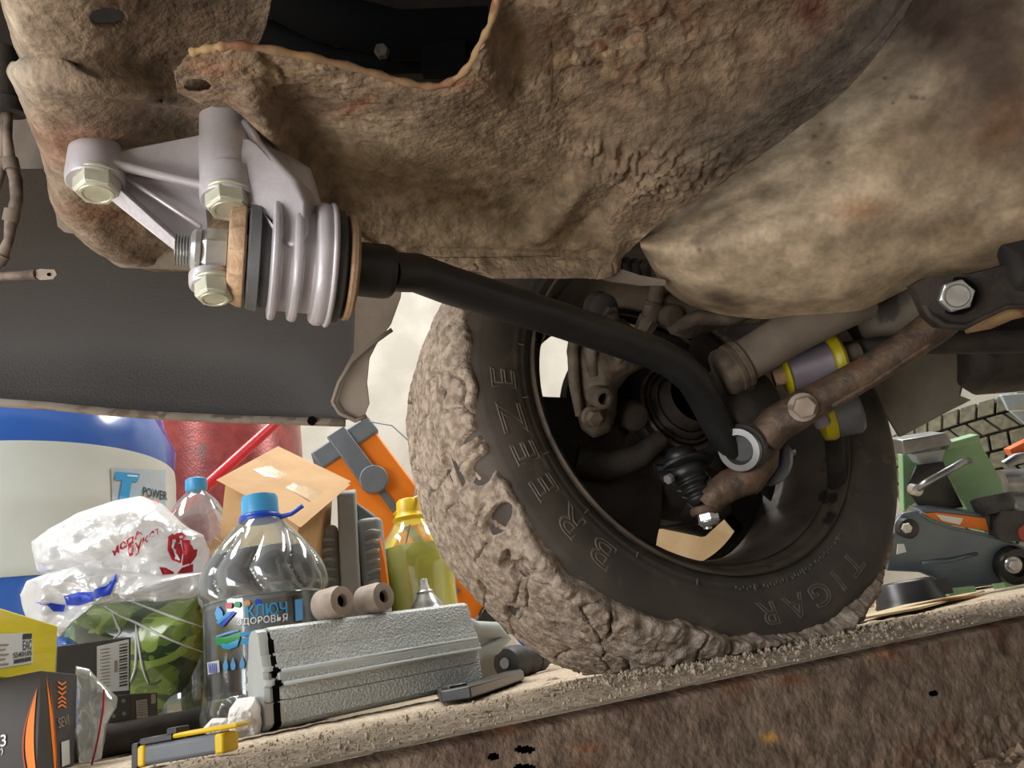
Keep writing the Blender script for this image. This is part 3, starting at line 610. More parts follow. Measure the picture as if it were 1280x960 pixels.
# D: black inside of the bumper with its dusty lip
ctrl = [[(-60, 180, .70), (-60, 300, .80), (-60, 420, .84), (-60, 498, .82)], [(90, 180, .70), (90, 300, .80), (90, 420, .84), (95, 512, .82)], [(250, 200, .70), (250, 320, .80), (250, 430, .84), (250, 523, .82)], [(380, 230, .72), (380, 330, .78), (380, 440, .82), (385, 527, .81)], [(446, 250, .72), (446, 350, .76), (443, 440, .78), (441, 524, .79)]]
G, b = surf(ctrl, 60, 40); mb = MB().grid(G); build('bumper_inside', mb, M['plastic_black'], car, smooth=180, solid=.003)
lp = [(-60, 497), (0, 504), (60, 508), (120, 514), (200, 520), (280, 524), (340, 526), (400, 528), (432, 529)]
mb = MB(); n_ = 50; c_ = cr(np.array(lp), np.linspace(0, 1, n_)); G = np.stack([[at(x, y-6, .815), at(x, y-5, .79), at(x, y+1, .785), at(x, y+4, .79), at(x, y+3, .81)] for x, y in c_]); mb.grid(G); build('bumper_lip', mb, M['lip'], car, smooth=60, solid=.001)
mb = MB().cyl(at(390, 526, .784), at(390, 526, .79), .005, n=12); build('lip_hole', mb, M['black'], car)
mb = MB().box(at(300, 255, .74), CR, CU, CF, .12, .05, .02); mb.box(at(60, 215, .8), CR, CU, CF, .35, .02, .02); build('bumper_bracket', mb, M['dark'], car)
mb = MB().prism([at(-50, 40, .72), at(60, 60, .68), at(90, 211, .62), at(-50, 211, .64)], CF*.01+CU*.01); build('crossmember', mb, M['flap'], car)
mb = MB().prism([at(x, y, .74) for x, y in ((445, 350), (503, 350), (500, 372), (488, 405), (470, 430), (461, 448), (458, 478), (461, 505), (452, 526), (428, 520), (414, 506), (420, 482), (432, 458), (442, 440))], CF*.004); o = build('splash_flap', mb, M['flap'], car, label='dusty grey flap at the bumper end')
mb = MB().tube([at(x, y, .734) for x, y in ((490, 412), (462, 432), (440, 452), (424, 478), (416, 502), (424, 516), (444, 526), (458, 520))], .0022, 8); build('flap_bead', mb, M['flap'], o, smooth=180)
# dark mass of the car above
mb = MB().box(PF(.45, (wo+.12-1.2)/2, .9), e, no, ZZ, 1.3, (wo+.12+1.2)/2, .3); build('engine_bay', mb, M['dark'], car)
mb = MB()
Ga = WG(np.full((2, 40), .335), np.repeat(np.linspace(28, 118, 40)[None], 2, 0), np.repeat(np.array([[-.12], [.2]]), 40, 1)); mb.grid(Ga); build('arch_liner', mb, M['dark'], car, smooth=180, solid=.004)
# parts glimpsed in the dark opening
mb = MB(); mb.tube([at(300, -30, .62), at(400, 20, .62), at(500, 45, .62), at(610, 40, .63)], .02, 16); mb.tube([at(330, 40, .66), at(420, 78, .64), at(560, 72, .64)], .012, 12); mb.box(at(555, 75, .62), CR, CU, CF, .018, .012, .01); build('engine_pipe', mb, M['black'], car, smooth=60)
mb = MB().hex(at(478, 66, .6), -CF, .006, .006); build('engine_bolt', mb, M['grime'], car)
# lip that runs from the panel to the beam
mb = MB().prism([at(750, 335, .685), at(752, 318, .69), at(770, 334, .685), at(800, 344, .68), at(832, 350, .68), at(832, 357, .68), at(800, 357, .68), at(765, 352, .685), at(740, 346, .685)], CF*.004); build('panel_tongue', mb, M['flap'], car)
mb = MB(); [mb.cyl(at(760+i*11, 322+i*1.5, .71), at(764+i*11, 338+i*1.5, .72), .005, n=10) for i in range(5)]; build('rubber_cover', mb, M['rubber'], car)
# torn grey plates hanging on the right
mb = MB().prism([at(*p) for p in ((1040, 385, .80), (1150, 345, .76), (1200, 372, .76), (1180, 400, .76), (1120, 424, .78), (1084, 427, .79), (1078, 418, .79), (1073, 404, .79), (1069, 400, .79), (1066, 392, .79), (1060, 388, .79))], CF*.004); build('torn_plate', mb, M['greymetal'], car, label='torn grey sheet metal edge')
mb = MB().prism([at(*p) for p in ((1080, 425, .88), (1218, 425, .88), (1206, 460, .87), (1199, 494, .87), (1214, 500, .87), (1190, 512, .87), (1126, 546, .88), (1106, 514, .88), (1096, 490, .88), (1086, 468, .88), (1070, 445, .88))], CF*.006); mb.tube([at(1216, 425, .895), at(1206, 460, .895), at(1196, 498, .895)], .003, 8); build('side_plate', mb, M['greymetal'], car)
mb = MB().prism([at(*p) for p in ((1020, 330, 1.06), (1300, 300, 1.0), (1300, 452, .98), (1090, 445, 1.0), (1020, 420, 1.06))], CF*.01); build('dark_backing', mb, M['dark'], car)  # dark panel added as backing, stands in for the shade behind the gap
mb = blob([(1196, 425), (1290, 415), (1330, 440), (1330, 480), (1270, 490), (1218, 494), (1195, 480)], .88, .05, .006, 30, seed=4); build('crossmember', mb, M['grime2'], car, smooth=180)
mb = blob([(1240, 300), (1300, 270), (1340, 330), (1300, 385), (1262, 372)], .66, .03, .003, 30, seed=9); build('body_lobe', mb, M['dark'], car, smooth=180)

# ================================================================== aluminium bracket, upper left
AX = nrm(.93*CR+.35*CF-.055*CU); A0 = at(225, 312, .437)
def ax(px): 
    q = A0; s = 0.0
    for _ in range(12):
        p = A0+AX*s; dd = (p-CC)@CF; cur = 640+f_*((p-CC)@CR)/dd; s += (px-cur)*dd/f_/.93
    return s
br = thing('suspension_bracket', 'cast aluminium bracket bolted under the frame rail at upper left', 'car part', at(270, 260, .46))
mb = MB()
mb.lathe(at(119, 230, .435), ZZ, [(0, .0155), (.004, .016), (.024, .0145), (.027, .013)], 32)
mb.tube([at(281, 120, .47), at(281, 170, .466), at(283, 205, .46), at(286, 244, .452)], [.0150, .0150, .0158, .0165], 32)
mb.lathe(at(286, 252, .447), ZZ, [(0, .0162), (.006, .0165), (.02, .0155)], 32)
# web and its bright flange
mb.prism([at(136, 192, .44), at(160, 186, .445), at(250, 168, .462), at(250, 228, .458), at(200, 222, .452), at(150, 210, .445)], CF*.004)
mb.tube([at(100, 216, .432), at(108, 206, .43), at(122, 201, .43), at(150, 207, .436), at(200, 219, .444), at(252, 231, .45)], [.003]*6, 12)
# lower arm to the third foot, open triangular pocket
mb.prism([at(128, 242, .434), at(150, 236, .434), at(228, 306, .44), at(226, 320, .44)], CF*.014)
mb.prism([at(150, 212, .452), at(256, 236, .462), at(262, 300, .462), at(232, 316, .455), at(150, 240, .448)], CF*.003)
mb.tube([at(156, 222, .444), at(200, 250, .447), at(252, 284, .45)], .0016, 8)
# shoulder into the ring housing
mb.tube([at(283, 180, .475), at(300, 205, .477), at(325, 228, .48), at(345, 255, .482), at(360, 290, .485)], [.016, .021, .024, .0245, .022], 32)
mb.tube([at(320, 165, .485), at(335, 200, .485), at(368, 225, .485), at(378, 262, .484), at(380, 300, .485)], [.006, .010, .013, .013, .012], 20)
pr_ = []
for x, r in ((336, .030), (338, .0368), (343, .0372), (347, .0362), (349, .031), (361, .031), (363, .0362), (368, .0372), (373, .0366), (375, .031), (388, .031), (391, .0366), (396, .038), (403, .0382), (408, .0368), (410, .030)): pr_.append((ax(x), r))
mb.lathe(A0, AX, pr_, 56)
for (x0, y0, x1, y1, x2) in ((302, 270, 330, 296, 341), (318, 262, 352, 285, 368)): mb.tube([at(x0, y0, .446), at((x0+x1)/2+4, (y0+y1)/2-5, .448), at(x1+4, y1, .449), at(x2, y1+34, .4475)], [.0028, .0028, .0028, .0026], 10)
mb.tube([at(306, 266, .452), at(336, 290, .455), at(352, 302, .455)], [.010, .010, .008], 16)
mb.lathe(A0+AX*ax(406)-CU*0, AX, [(0, .034), (.001, .0385), (.003, .039), (.0045, .037)], 48)
mb.lathe(at(264, 360, .436), ZZ, [(0, .0115), (.002, .0122), (.009, .0122)], 28)
build('casting', mb, M['alu'], br, smooth=45, bevel=.0006, seg=1)
mb = MB().prism([at(*p) for p in ((256, 136, .462), (302, 136, .462), (314, 152, .462), (324, 174, .460), (346, 196, .452), (371, 222, .443), (381, 250, .434), (383, 296, .428), (372, 312, .427), (350, 310, .427), (340, 290, .429), (318, 266, .438), (290, 244, .450), (262, 238, .455))], CF*.04)
build('shoulder', mb, M['alu'], br, smooth=60, bevel=.007, seg=5)
bolts = []
for x, y, d, r in ((121, 240, .430, .0125), (286, 261, .441, .0132), (268, 371, .431, .0108)):
    mb = MB().lathe(at(x, y, d), -ZZ, [(-.012, r*1.0), (-.011, r*1.05), (-.0095, r*1.05), (-.009, r*.94)], 28).lathe(at(x, y, d), -ZZ, [(-.009, r), (.0, r), (.0016, r*.88)], 6)
    bo = build('bolt', mb, M['zinc'], br, smooth=30, bevel=.0004, seg=1)
    mb = MB().lathe(at(x, y, d), -ZZ, [(.0012, r*.74), (.0022, r*.72), (.0022, r*.60), (.0017, r*.56)], 28, cap=False); build('bolt_rim', mb, M['zinc'], bo)
mb = MB().lathe(A0, AX, [(ax(308), .022), (ax(309), .030), (ax(311), .0315), (ax(323), .0325), (ax(324), .031)], 48); build('bushing', mb, M['rubber2'], br)
mb = MB().lathe(A0, AX, [(ax(323.5), .0300), (ax(339), .0300)], 40).lathe(A0, AX, [(ax(411), .0345), (ax(414), .0352), (ax(424), .0350), (ax(428), .031), (ax(429), .02)], 48); build('bushing', mb, M['rubber'], br)

# tension rod with cup washers, nut and thread
rod = thing('tension_rod', 'black bent steel rod from the aluminium bracket to the wheel arm', 'rod', at(480, 325, .52))
mb = MB().tube([A0+AX*ax(480), at(520, 341, .515), at(560, 356, .535), at(620, 375, .562), at(700, 400, .60), at(770, 424, .635), at(820, 442, .66), at(846, 456, .67), at(866, 474, .68), at(880, 498, .695), at(896, 530, .712), at(910, 556, .725)], [.0130, .0136, .0140, .0143, .0145, .0147, .0148, .0150, .0150, .0148, .0145, .0135], 28)
build('rod', mb, M['rod'], rod, smooth=60)
mb = MB().lathe(A0, AX, [(ax(443), .0165), (ax(444), .0172), (ax(482), .0175), (ax(488), .0165), (ax(492), .0145)], 32); build('sleeve', mb, M['rod'], rod)
mb = MB().lathe(A0, AX, [(ax(285), .027), (ax(287.5), .0285), (ax(299), .0312), (ax(305), .0316), (ax(306.5), .0305)], 14); build('washer', mb, M['washer'], rod, smooth=20, bevel=.0004, seg=1)
mb = MB().lathe(A0, AX, [(ax(429), .026), (ax(430), .0325), (ax(433), .0335), (ax(438), .0332), (ax(442), .030), (ax(443), .022)], 48); build('washer', mb, M['washer'], rod)
mb = MB().hex(A0+AX*ax(284), -AX, .0148, ax(284)-ax(252), .2).lathe(A0+AX*ax(252), -AX, [(0, .0135), (.003, .0133), (.0055, .0115), (.006, .0095)], 28)
build('locknut', mb, M['chrome'], rod, smooth=28, bevel=.0004, seg=1)
pr_ = []; x = ax(245)
while x > ax(221): pr_ += [(x, .0096), (x-.0007, .0084), (x-.0014, .0096)]; x -= .0016
mb = MB().lathe(A0, AX, pr_, 24); build('thread', mb, M['chrome'], rod)
mb = MB().tube([at(890, 520, .705), at(905, 548, .717), at(916, 566, .722), at(920, 572, .722)], [.0135, .0135, .0125, .006], 20, sx=.85); build('rod_tip', mb, M['rod'], rod, smooth=60)

# ================================================================== suspension
def armt(P, R, n=20, sx=1.0): return MB().tube([at(*p) for p in P], R, n, sx=sx)
arm = thing('control_arm', 'rusty forged steel arm sloping from the big silver bolt to the wheel', 'car part', at(1000, 500, .72))
mb = armt([(1190, 385, .68), (1168, 408, .68), (1130, 435, .685), (1080, 467, .69), (1035, 492, .70), (1000, 512, .705), (970, 530, .71), (955, 548, .715)], [.0190, .0165, .0150, .0150, .0160, .0175, .0180, .018], 20, sx=.85)
mb.tube([at(955, 535, .72), at(950, 575, .725), at(935, 598, .73), at(912, 606, .73), at(895, 618, .73), at(882, 632, .73)], [.016, .018, .017, .0155, .0145, .0135], 20)
nw = nrm(-.62*CR-.74*CF-.12*CU); pw = at(924, 562, .705); mb.lathe(pw-nw*.008, nw, [(-.026, .021), (-.024, .0235), (-.002, .0235), (0, .021)], 32)
mb.tube([at(1040, 508, .69), at(1100, 472, .68), at(1165, 428, .672)], [.003, .0035, .003], 8)
V = mb.V(); V2 = V+nrm(CF)*(.0012*fbm(V, 70, 3, 7))[:, None]; mb.v = [V2]
build('forging', mb, M['rusty'], arm, smooth=50)
mb = MB().lathe(at(880, 634, .73), nrm(-ZZ*1-.0*CR), [(0, .0135), (.003, .0145), (.007, .013)], 24); build('rusty_collar', mb, M['rustrim'], arm)
mb = MB().hex(at(884, 642, .728), -ZZ, .0105, .008).lathe(at(884, 642, .728), -ZZ, [(.008, .0108), (.0085, .0108), (.012, .0075), (.0125, .005)], 24).cyl(at(884, 652, .728), at(885, 661, .727), .0042, n=16); build('nut', mb, M['chrome'], arm, smooth=30)
mb = MB().hex(at(1004, 509, .69), -CF-.2*CR, .0105, .011).lathe(at(1004, 509, .69), -CF-.2*CR, [(-.004, .0135), (0, .0135)], 20); build('bolt', mb, M['lip'], arm, smooth=30, bevel=.0004, seg=1)
# big washer where the rod meets the arm
an = nrm(CR*.72+CF*.28*0-CU*.22+CF*.45)
mb = MB()
for r0, r1, h in ((.0105, .0215, 0),): mb.lathe(pw, nw, [(-.004, .021), (0, .0215), (.002, .0205), (.0022, .0145), (.0, .0135), (-.003, .012)], 40, cap=False)
build('silver_washer', mb, M['steel'], arm, label='silver cup washer around the rod tip')
mb = MB().lathe(pw-nw*.004, nw, [(-.012, .0225), (-.002, .0235), (0, .0215)], 36); build('bushing', mb, M['rubber'], arm)
mb = MB().lathe(at(962, 575, .735), nrm(.8*CR+.5*CF-.2*CU), [(0, .024), (.002, .0255), (.003, .0235), (.0035, .01)], 36).cyl(at(972, 570, .735), at(991, 564, .745), .0045, n=14).hex(at(978, 568, .74), CR, .006, .008); build('washer', mb, M['steel'], arm)
# chassis mount with the big bolt
mt = thing('arm_mount', 'dark stamped bracket with a big silver hex bolt at right edge', 'car part', at(1200, 375, .66))
mb = MB().prism([at(*p) for p in ((1142, 356, .64), (1160, 346, .64), (1215, 342, .65), (1262, 330, .64), (1330, 340, .64), (1330, 388, .63), (1275, 384, .645), (1248, 386, .65), (1225, 402, .65), (1200, 411, .65), (1175, 408, .655), (1160, 396, .655))], CF*.012)
mb.tube([at(*p) for p in ((1143, 356, .655), (1152, 375, .652), (1162, 394, .65), (1180, 407, .648), (1205, 409, .648), (1232, 396, .645), (1258, 384, .642), (1300, 382, .64))], [.0022, .0028, .003, .003, .0028, .002, .002, .002], 10)
build('stamped_plate', mb, M['grime2'], mt, bevel=.001, smooth=45)
mb = MB().cyl(at(1196, 370, .653), at(1196, 370, .647), .0165, n=32); build('recess', mb, M['black'], mt)
bd = nrm(-CF-.28*CR-.1*CU); pb = at(1192, 370, .648)
mb = MB().hex(pb, bd, .0143, .011, .1).lathe(pb+bd*.0105, bd, [(0, .0120), (.0008, .0118)], 30); bo = build('bolt', mb, M['chrome'], mt, smooth=28, bevel=.0005, seg=1)
mb = MB().lathe(pb+bd*.0113, bd, [(0, .0105), (.0006, .0102), (.0006, .0092), (.0, .009)], 30, cap=False); build('bolt_rim', mb, M['steel'], bo)
mb = MB().tube([at(1205, 412, .70), at(1235, 402, .69), at(1262, 392, .68), at(1290, 388, .67)], [.004, .007, .006, .004], 12, sx=1.6); build('bright_gap_liner', mb, M['rustedge'], mt, smooth=180)
# anti-roll bar
mb = MB().tube([at(1040, 441, .76), at(1090, 434, .755), at(1150, 430, .75), at(1230, 428, .745), at(1340, 424, .74)], [.0095, .0095, .0105, .0115, .0125], 20); tag(build('stabilizer_bar', mb, M['grime2'], smooth=60), 'dark bar running right from the yellow bushing behind the arm', 'rod')
# stabiliser link
lk = thing('stabilizer_link', 'violet grey link with bright yellow bushings beside the sloping arm', 'car part', at(1030, 480, .75))
la = nrm(at(1062, 442, .753)-at(985, 464, .765)); l0 = at(1012, 459, .757)
mb = MB().lathe(l0, la, [(-.0215, .0175), (-.020, .0205), (.0205, .0205), (.022, .0175)], 32); mb.tube([at(1012, 474, .755), at(1012, 500, .755), at(1028, 530, .765)], [.008, .006, .008], 14); build('sleeve', mb, M['violet'], lk)
mb = MB().lathe(l0, la, [(.0205, .018), (.022, .0235), (.025, .0255), (.030, .0255), (.033, .022), (.033, .011), (.026, .010)], 32, cap=False); mb.v = [v for v in mb.v]; build('bushing', mb, M['yellow_pu'], lk)
mb = MB().lathe(l0, la, [(-.026, .012), (-.027, .019), (-.025, .0225), (-.0225, .0225), (-.020, .019)], 32); build('bushing', mb, M['yellow_pu'], lk)
mb = MB().cyl(l0-la*.037, l0-la*.02, .010, n=20); build('bar_end', mb, M['washer'], lk)
mb = MB().cyl(l0+la*.02, l0+la*.05, .0115, n=20); build('bar_end', mb, M['grime'], lk)
l1 = at(1046, 518, .785); mb = MB().lathe(l1, la, [(-.006, .0235), (.018, .0255), (.022, .022)], 32); build('sleeve', mb, M['rubber2'], lk)
mb = MB().lathe(l1, la, [(-.020, .016), (-.018, .0235), (-.010, .0255), (-.006, .0245)], 32); build('bushing', mb, M['yellow_pu'], lk)
mb = MB().cyl(at(1042, 540, .80), at(1052, 700, .92), .010, n=14); build('stem', mb, M['dark'], lk)
# ball joint
bj = thing('ball_joint', 'black ribbed rubber boot of the ball joint above the silver nut', 'car part', at(862, 600, .74))
bx_ = nrm(at(850, 572, .75)-at(878, 632, .73)); c0 = at(878, 630, .732)
mb = MB(); pr_ = []
for h, r in ((0, .010), (.006, .0135), (.010, .0115), (.014, .0155), (.018, .013), (.022, .0175), (.026, .0155), (.031, .0195), (.036, .020), (.040, .018)): pr_.append((h, r))
mb.lathe(c0, bx_, cr(np.array(pr_), np.linspace(0, 1, 50)), 32); build('boot', mb, M['rod'], bj, smooth=180)
mb = MB().lathe(c0+bx_*.038, nrm(ZZ*.95+CF*.2-.1*CR), [(0, .026), (.0012, .0285), (.004, .0285), (.0052, .026)], 40); mb.box(c0+bx_*.04-CR*.016, CR, CU, CF, .014, .002, .012); build('plate', mb, M['rod'], bj)
mb = MB().lathe(c0+bx_*.046, ZZ, [(0, .017), (.008, .0165), (.014, .012), (.016, .004)], 28); build('dome', mb, M['rod'], bj, smooth=180)
mb = MB().hex(at(838, 597, .725), nrm(-CR*.6-CU*.3-CF*.6), .005, .006); build('bolt', mb, M['chrome'], bj, smooth=30)

# outer CV joint and its rings
cv = thing('cv_joint', 'dark ringed outer joint in the middle of the wheel', 'car part', W(.0, 0, .03))
cvx = -WN*.93+CR*.0; cvo = W(.004, 15, .055)
mb = MB().lathe(cvo, cvx, [(0, .066), (.012, .066), (.016, .064), (.017, .056)], 56, cap=False).lathe(cvo, cvx, [(.0, .056), (.004, .02)], 40, cap=False); build('dust_ring', mb, M['rod'], cv)
mb = MB().lathe(cvo+cvx*.008, cvx, [(0, .056), (.010, .0555), (.012, .053), (.010, .050), (.004, .049)], 56, cap=False); build('ring', mb, M['rustrim'], cv)
mb = MB().lathe(cvo+cvx*.006, cvx, [(0, .048), (.012, .047), (.013, .044), (.006, .043), (.014, .040), (.018, .037), (.012, .034), (.024, .032), (.035, .030)], 48, cap=False); build('ribbed_housing', mb, M['grime2'], cv, smooth=50)
ds = thing('drive_shaft', 'dusty grey shaft boot entering the wheel from upper right', 'car part', at(960, 430, .74))
mb = armt([(1075, 372, .72), (1040, 388, .715), (990, 415, .71), (945, 443, .71), (915, 460, .71)], [.0235, .0225, .0215, .0205, .0205], 32); build('tube', mb, M['shaft'], ds, smooth=60)
sx_ = nrm(at(900, 468, .712)-at(945, 443, .712)); s1 = at(930, 452, .71)
mb = MB().lathe(s1, sx_, [(0, .0215), (.002, .0235), (.006, .0235), (.007, .0225), (.009, .0238), (.013, .0238), (.014, .0228), (.022, .0235), (.026, .021), (.028, .015)], 36); build('clamp', mb, M['grime'], ds)
mb = blob([(890, 440), (925, 436), (948, 470), (945, 488), (920, 496), (898, 480)], .735, .02, .003, 40, seed=3); mb.lathe(at(935, 500, .74), WN*-1, [(-.02, .045), (-.01, .045), (-.005, .04), (0, .036), (.006, .036), (.01, .03)], 40); build('joint_boot', mb, M['grime2'], ds, smooth=60)

# brake caliper
cal = thing('brake_caliper', 'dirty cast brake caliper at the upper left inside the wheel', 'car part', at(750, 460, .76))
mb = blob([(722, 400), (745, 392), (780, 398), (812, 430), (806, 458), (785, 470), (772, 488), (770, 520), (762, 540), (742, 548), (726, 536), (718, 505), (714, 470), (708, 440), (712, 415)], .775, .032, .006, 38, n=120, m=26, seed=11); build('casting', mb, M['grime'], cal, smooth=180)
mb = MB().tube([at(722, 398, .75), at(716, 440, .745), at(718, 480, .745), at(724, 520, .745)], [.005, .006, .006, .004], 10); mb.tube([at(770, 395, .745), at(745, 410, .74), at(738, 440, .742), at(742, 470, .745)], [.006, .008, .007, .005], 12); mb.tube([at(770, 405, .742), at(778, 430, .742), at(772, 455, .75)], [.006, .007, .005], 12); build('rib', mb, M['grime'], cal, smooth=180)
mb = MB(); cb = nrm(-CF*.9+CR*.3-CU*.2); mb.lathe(at(748, 495, .745), cb, [(-.015, .012), (.012, .0108), (.0135, .009), (.0135, .006), (.004, .0055)], 28, cap=False); build('slide_sleeve', mb, M['grime'], cal)
mb = MB().cyl(at(748, 495, .738), at(748, 495, .745), .006, n=16); build('bore', mb, M['black'], cal)
mb = MB().lathe(at(742, 522, .738), cb, [(-.006, .011), (0, .0105)], 20).hex(at(742, 522, .738), cb, .0082, .006); build('bolt', mb, M['grime'], cal, smooth=30)
mb = MB().lathe(at(752, 385, .78), cb, [(-.01, .017), (.006, .016), (.008, .012)], 24).hex(at(762, 392, .765), cb, .009, .007); build('bolt', mb, M['grime2'], cal, smooth=30)
hs = thing('brake_hose', 'dusty brake hose dropping behind the black rod', 'hose', at(815, 385, .74))
mb = armt([(826, 340, .735), (822, 360, .74), (818, 378, .745)], [.0075, .0078, .008], 16); build('hose', mb, M['grime'], hs, smooth=60)
mb = MB().tube([at(819, 378, .745), at(812, 400, .75)], [.0095, .0095], 16).tube([at(817, 381, .745), at(816, 384, .745)], .0105, 16).tube([at(812, 398, .75), at(803, 414, .755)], [.011, .0095], 6); build('fitting', mb, M['grime'], hs, smooth=30)
# hub carrier, dust shield, brake disc
kn = thing('hub_carrier', 'dark dirty hub carrier behind the rings of the wheel', 'car part', W(.05, 220, .06))
mb = blob([(700, 560), (760, 530), (830, 520), (900, 560), (915, 640), (880, 672), (800, 655), (760, 640), (720, 610)], .87, .045, .010, 22, n=100, m=22, seed=21); build('casting', mb, M['grime2'], kn, smooth=180)
mb = armt([(720, 575, .80), (760, 585, .80), (800, 570, .80), (826, 548, .81)], [.018, .017, .013, .010], 16); mb.lathe(at(795, 522, .80), cb, [(-.02, .016), (0, .0155), (.003, .012)], 24); mb.tube([at(900, 600, .83), at(860, 640, .85), at(800, 650, .87)], [.02, .018, .012], 16); build('lug', mb, M['grime2'], kn, smooth=60)
mb = blob([(820, 372), (850, 356), (930, 372), (968, 392), (950, 405), (900, 410), (862, 424), (838, 418), (826, 400)], .76, .022, .006, 30, n=90, m=18, seed=31); mb.tube([at(836, 412, .74), at(870, 398, .735), at(910, 398, .73), at(950, 388, .73)], [.006, .008, .008, .005], 12); mb.lathe(at(842, 396, .735), cb, [(-.01, .012), (.002, .011), (.003, .007)], 20); build('upper_arm', mb, M['grime'], kn, smooth=180)
mb = MB().lathe(W(0, 0, .088), -WN, [(-.010, .124), (.010, .124), (.010, .05), (.004, .04)], 72, cap=False); dsk = tag(build('brake_disc', mb, M['grime2'], smooth=40), 'dark brake disc behind the caliper', 'brake disc')
mb = MB()
for a0, a1, r1 in ((168, 250, .163), (318, 415, .165)):
    rs = np.linspace(.06, r1, 8); aa_ = np.linspace(a0, a1, 40); R_, A_ = np.meshgrid(rs, aa_, indexing='ij'); mb.grid(WG(R_, A_, .068+.01*sm(R_, .12, .16)))
build('dust_shield', mb, M['grime2'], kn, smooth=180, solid=.002)

# ================================================================== wiring at the left edge
wh = thing('wire_harness', 'dirty taped cables hanging down at the left edge', 'cable', at(8, 200, .62))
mb = armt([(2, 60, .60), (4, 100, .60), (8, 125, .60)], [.011, .0125, .0125], 16); mb.tube([at(8, 125, .60), at(9, 142, .60)], .0145, 16); build('connector', mb, M['grime2'], wh, smooth=50)
mb = armt([(7, 140, .60), (5, 170, .60), (1, 215, .60), (-10, 250, .6)], [.0035]*4, 10); mb.tube(T3([(10, 140, .6), (9, 170, .6), (12, 200, .6), (20, 225, .6), (21, 250, .6), (14, 275, .6), (11, 300, .6), (2, 322, .6), (-10, 335, .6)]), [.0035, .0035, .0045, .0048, .0045, .0048, .0035, .0048, .0048], 12); build('wire', mb, M['cable'], wh, smooth=180)
for (a, b_) in (((12, 198), (15, 212)), ((16, 262), (13, 277)), ((3, 318), (-4, 328))):
    mb = MB().tube([at(*a, .6), at(*b_, .6)], .0060, 12); build('tape_band', mb, M['flap'], wh, smooth=60)
tl = thing('cable_terminal', 'small flat cable terminal poking in at the left below the wires', 'cable', at(35, 343, .6))
mb = armt([(-30, 346, .6), (20, 345, .6), (45, 343, .6)], [.0035, .0036, .004], 12); build('wire', mb, M['cable'], tl)
G_ = [at(44, 338, .599), at(50, 336, .599), at(68, 337, .6), at(71, 343, .6), (at(66, 349, .6)), at(50, 350, .599), at(45, 347, .599)]; mb = MB().prism(G_, CF*.0012); build('blade', mb, M['lip'], tl)
mb = MB().cyl(at(61, 343, .5985), at(61, 343, .5995), .0014, n=12); build('eyelet', mb, M['black'], tl)

# ================================================================== garage things behind
def foot(px, py, d): p = at(px, py, d); return np.array([p[0], p[1], 0.0])
# white and blue drum
dc = foot(28, 620, 1.62); dr = .305
def zat(px, py, d): return at(px, py, d)[2]
drum = thing('drum', 'big white drum with blue ends standing behind the plastic bag', 'drum', dc)
zb = zat(30, 722, 1.33); zt = zat(0, 537, 1.33)
DX = nrm(np.array([1., 0, 0])); 
mb = MB().lathe(dc+ZZ*zb, ZZ, [(0, dr), (.01, dr+.003), (.02, dr), (.12, dr), (.135, dr+.003), (.15, dr), (zt-zb-.02, dr), (zt-zb, dr-.002)], 96); dbody = build('drum_body', mb, M['drumwhite'], drum, smooth=50); bdr = mb.bvh()
mb = MB().lathe(dc, ZZ, [(.001, dr-.01), (.002, dr-.002), (.02, dr), (zb, dr-.003)], 64); build('drum_base', mb, M['drumblue'], drum, smooth=50)
mb = MB().lathe(dc+ZZ*zt, ZZ, [(0, dr-.003), (.05, dr+.001), (.10, dr-.02), (.16, dr-.03), (.165, dr-.06), (.166, .02)], 96); build('drum_top', mb, M['drumblue'], drum, smooth=50)
lab = decal(bdr, M['print_silver'], drum, polys=[[(138, 585), (206, 588), (206, 640), (140, 640)]], name='drum_label', off=.002, cell=4)
decal(bdr, M['print_cyan'], drum, polys=[[(143, 590), (173, 593), (170, 603), (142, 600)], [(151, 600), (163, 602), (158, 632), (146, 632)]], name='letter', off=.004)
decal(bdr, M['print_dark'], drum, txt='POWER', quad=[(177, 609), (207, 615), (207, 626), (177, 620)], name='lettering', off=.004)
decal(bdr, M['print_white'], drum, polys=[[(157, 594), (170, 595), (170, 597), (157, 596)]], name='letter_line', off=.005)
# red drum
rc = foot(285, 560, 2.25); rz = 1.05
mb = MB().lathe(rc, ZZ, [(.001, .2), (.02, .215), (.4, .215), (.41, .22), (.42, .215), (.86, .215), (.95, .19), (.96, .15)], 72); tag(build('drum', mb, M['redpaint'], smooth=50), 'dark red metal drum behind the red rod', 'drum')
# red rod leaning on the drum
p1 = at(345, 528, 1.56); p0 = at(222, 640, 1.30); d_ = nrm(p0-p1); p0 = p0+d_*.045; p1 = p1-d_*.25
mb = MB().cyl(p0, p1, .0105, n=20); tag(build('red_rod', mb, M['redrod'], smooth=60), 'bright red round rod leaning behind the cardboard box', 'rod')
# small clear bottle
bc = foot(246, 640, 1.26); ztop = zat(242, 590, 1.26)
sb = thing('water_bottle', 'clear empty bottle with pale blue cap beside the red rod', 'bottle', bc)
mb = MB().lathe(bc, ZZ, cr(np.array([(.001, .03), (.006, .05), (.08, .054), (.2, .054), (.26, .056), (ztop-.085, .052), (ztop-.05, .034), (ztop-.03, .017), (ztop-.022, .014)]), np.linspace(0, 1, 50)), 40, fn=lambda h, r, a: r*(1+.02*math.sin(h*140))); build('body', mb, M['bottle2'], sb, smooth=180)
mb = MB().lathe(bc+ZZ*(ztop-.028), ZZ, [(0, .0155), (.004, .018), (.02, .0175), (.022, .015)], 28); build('cap', mb, M['capblue'], sb)
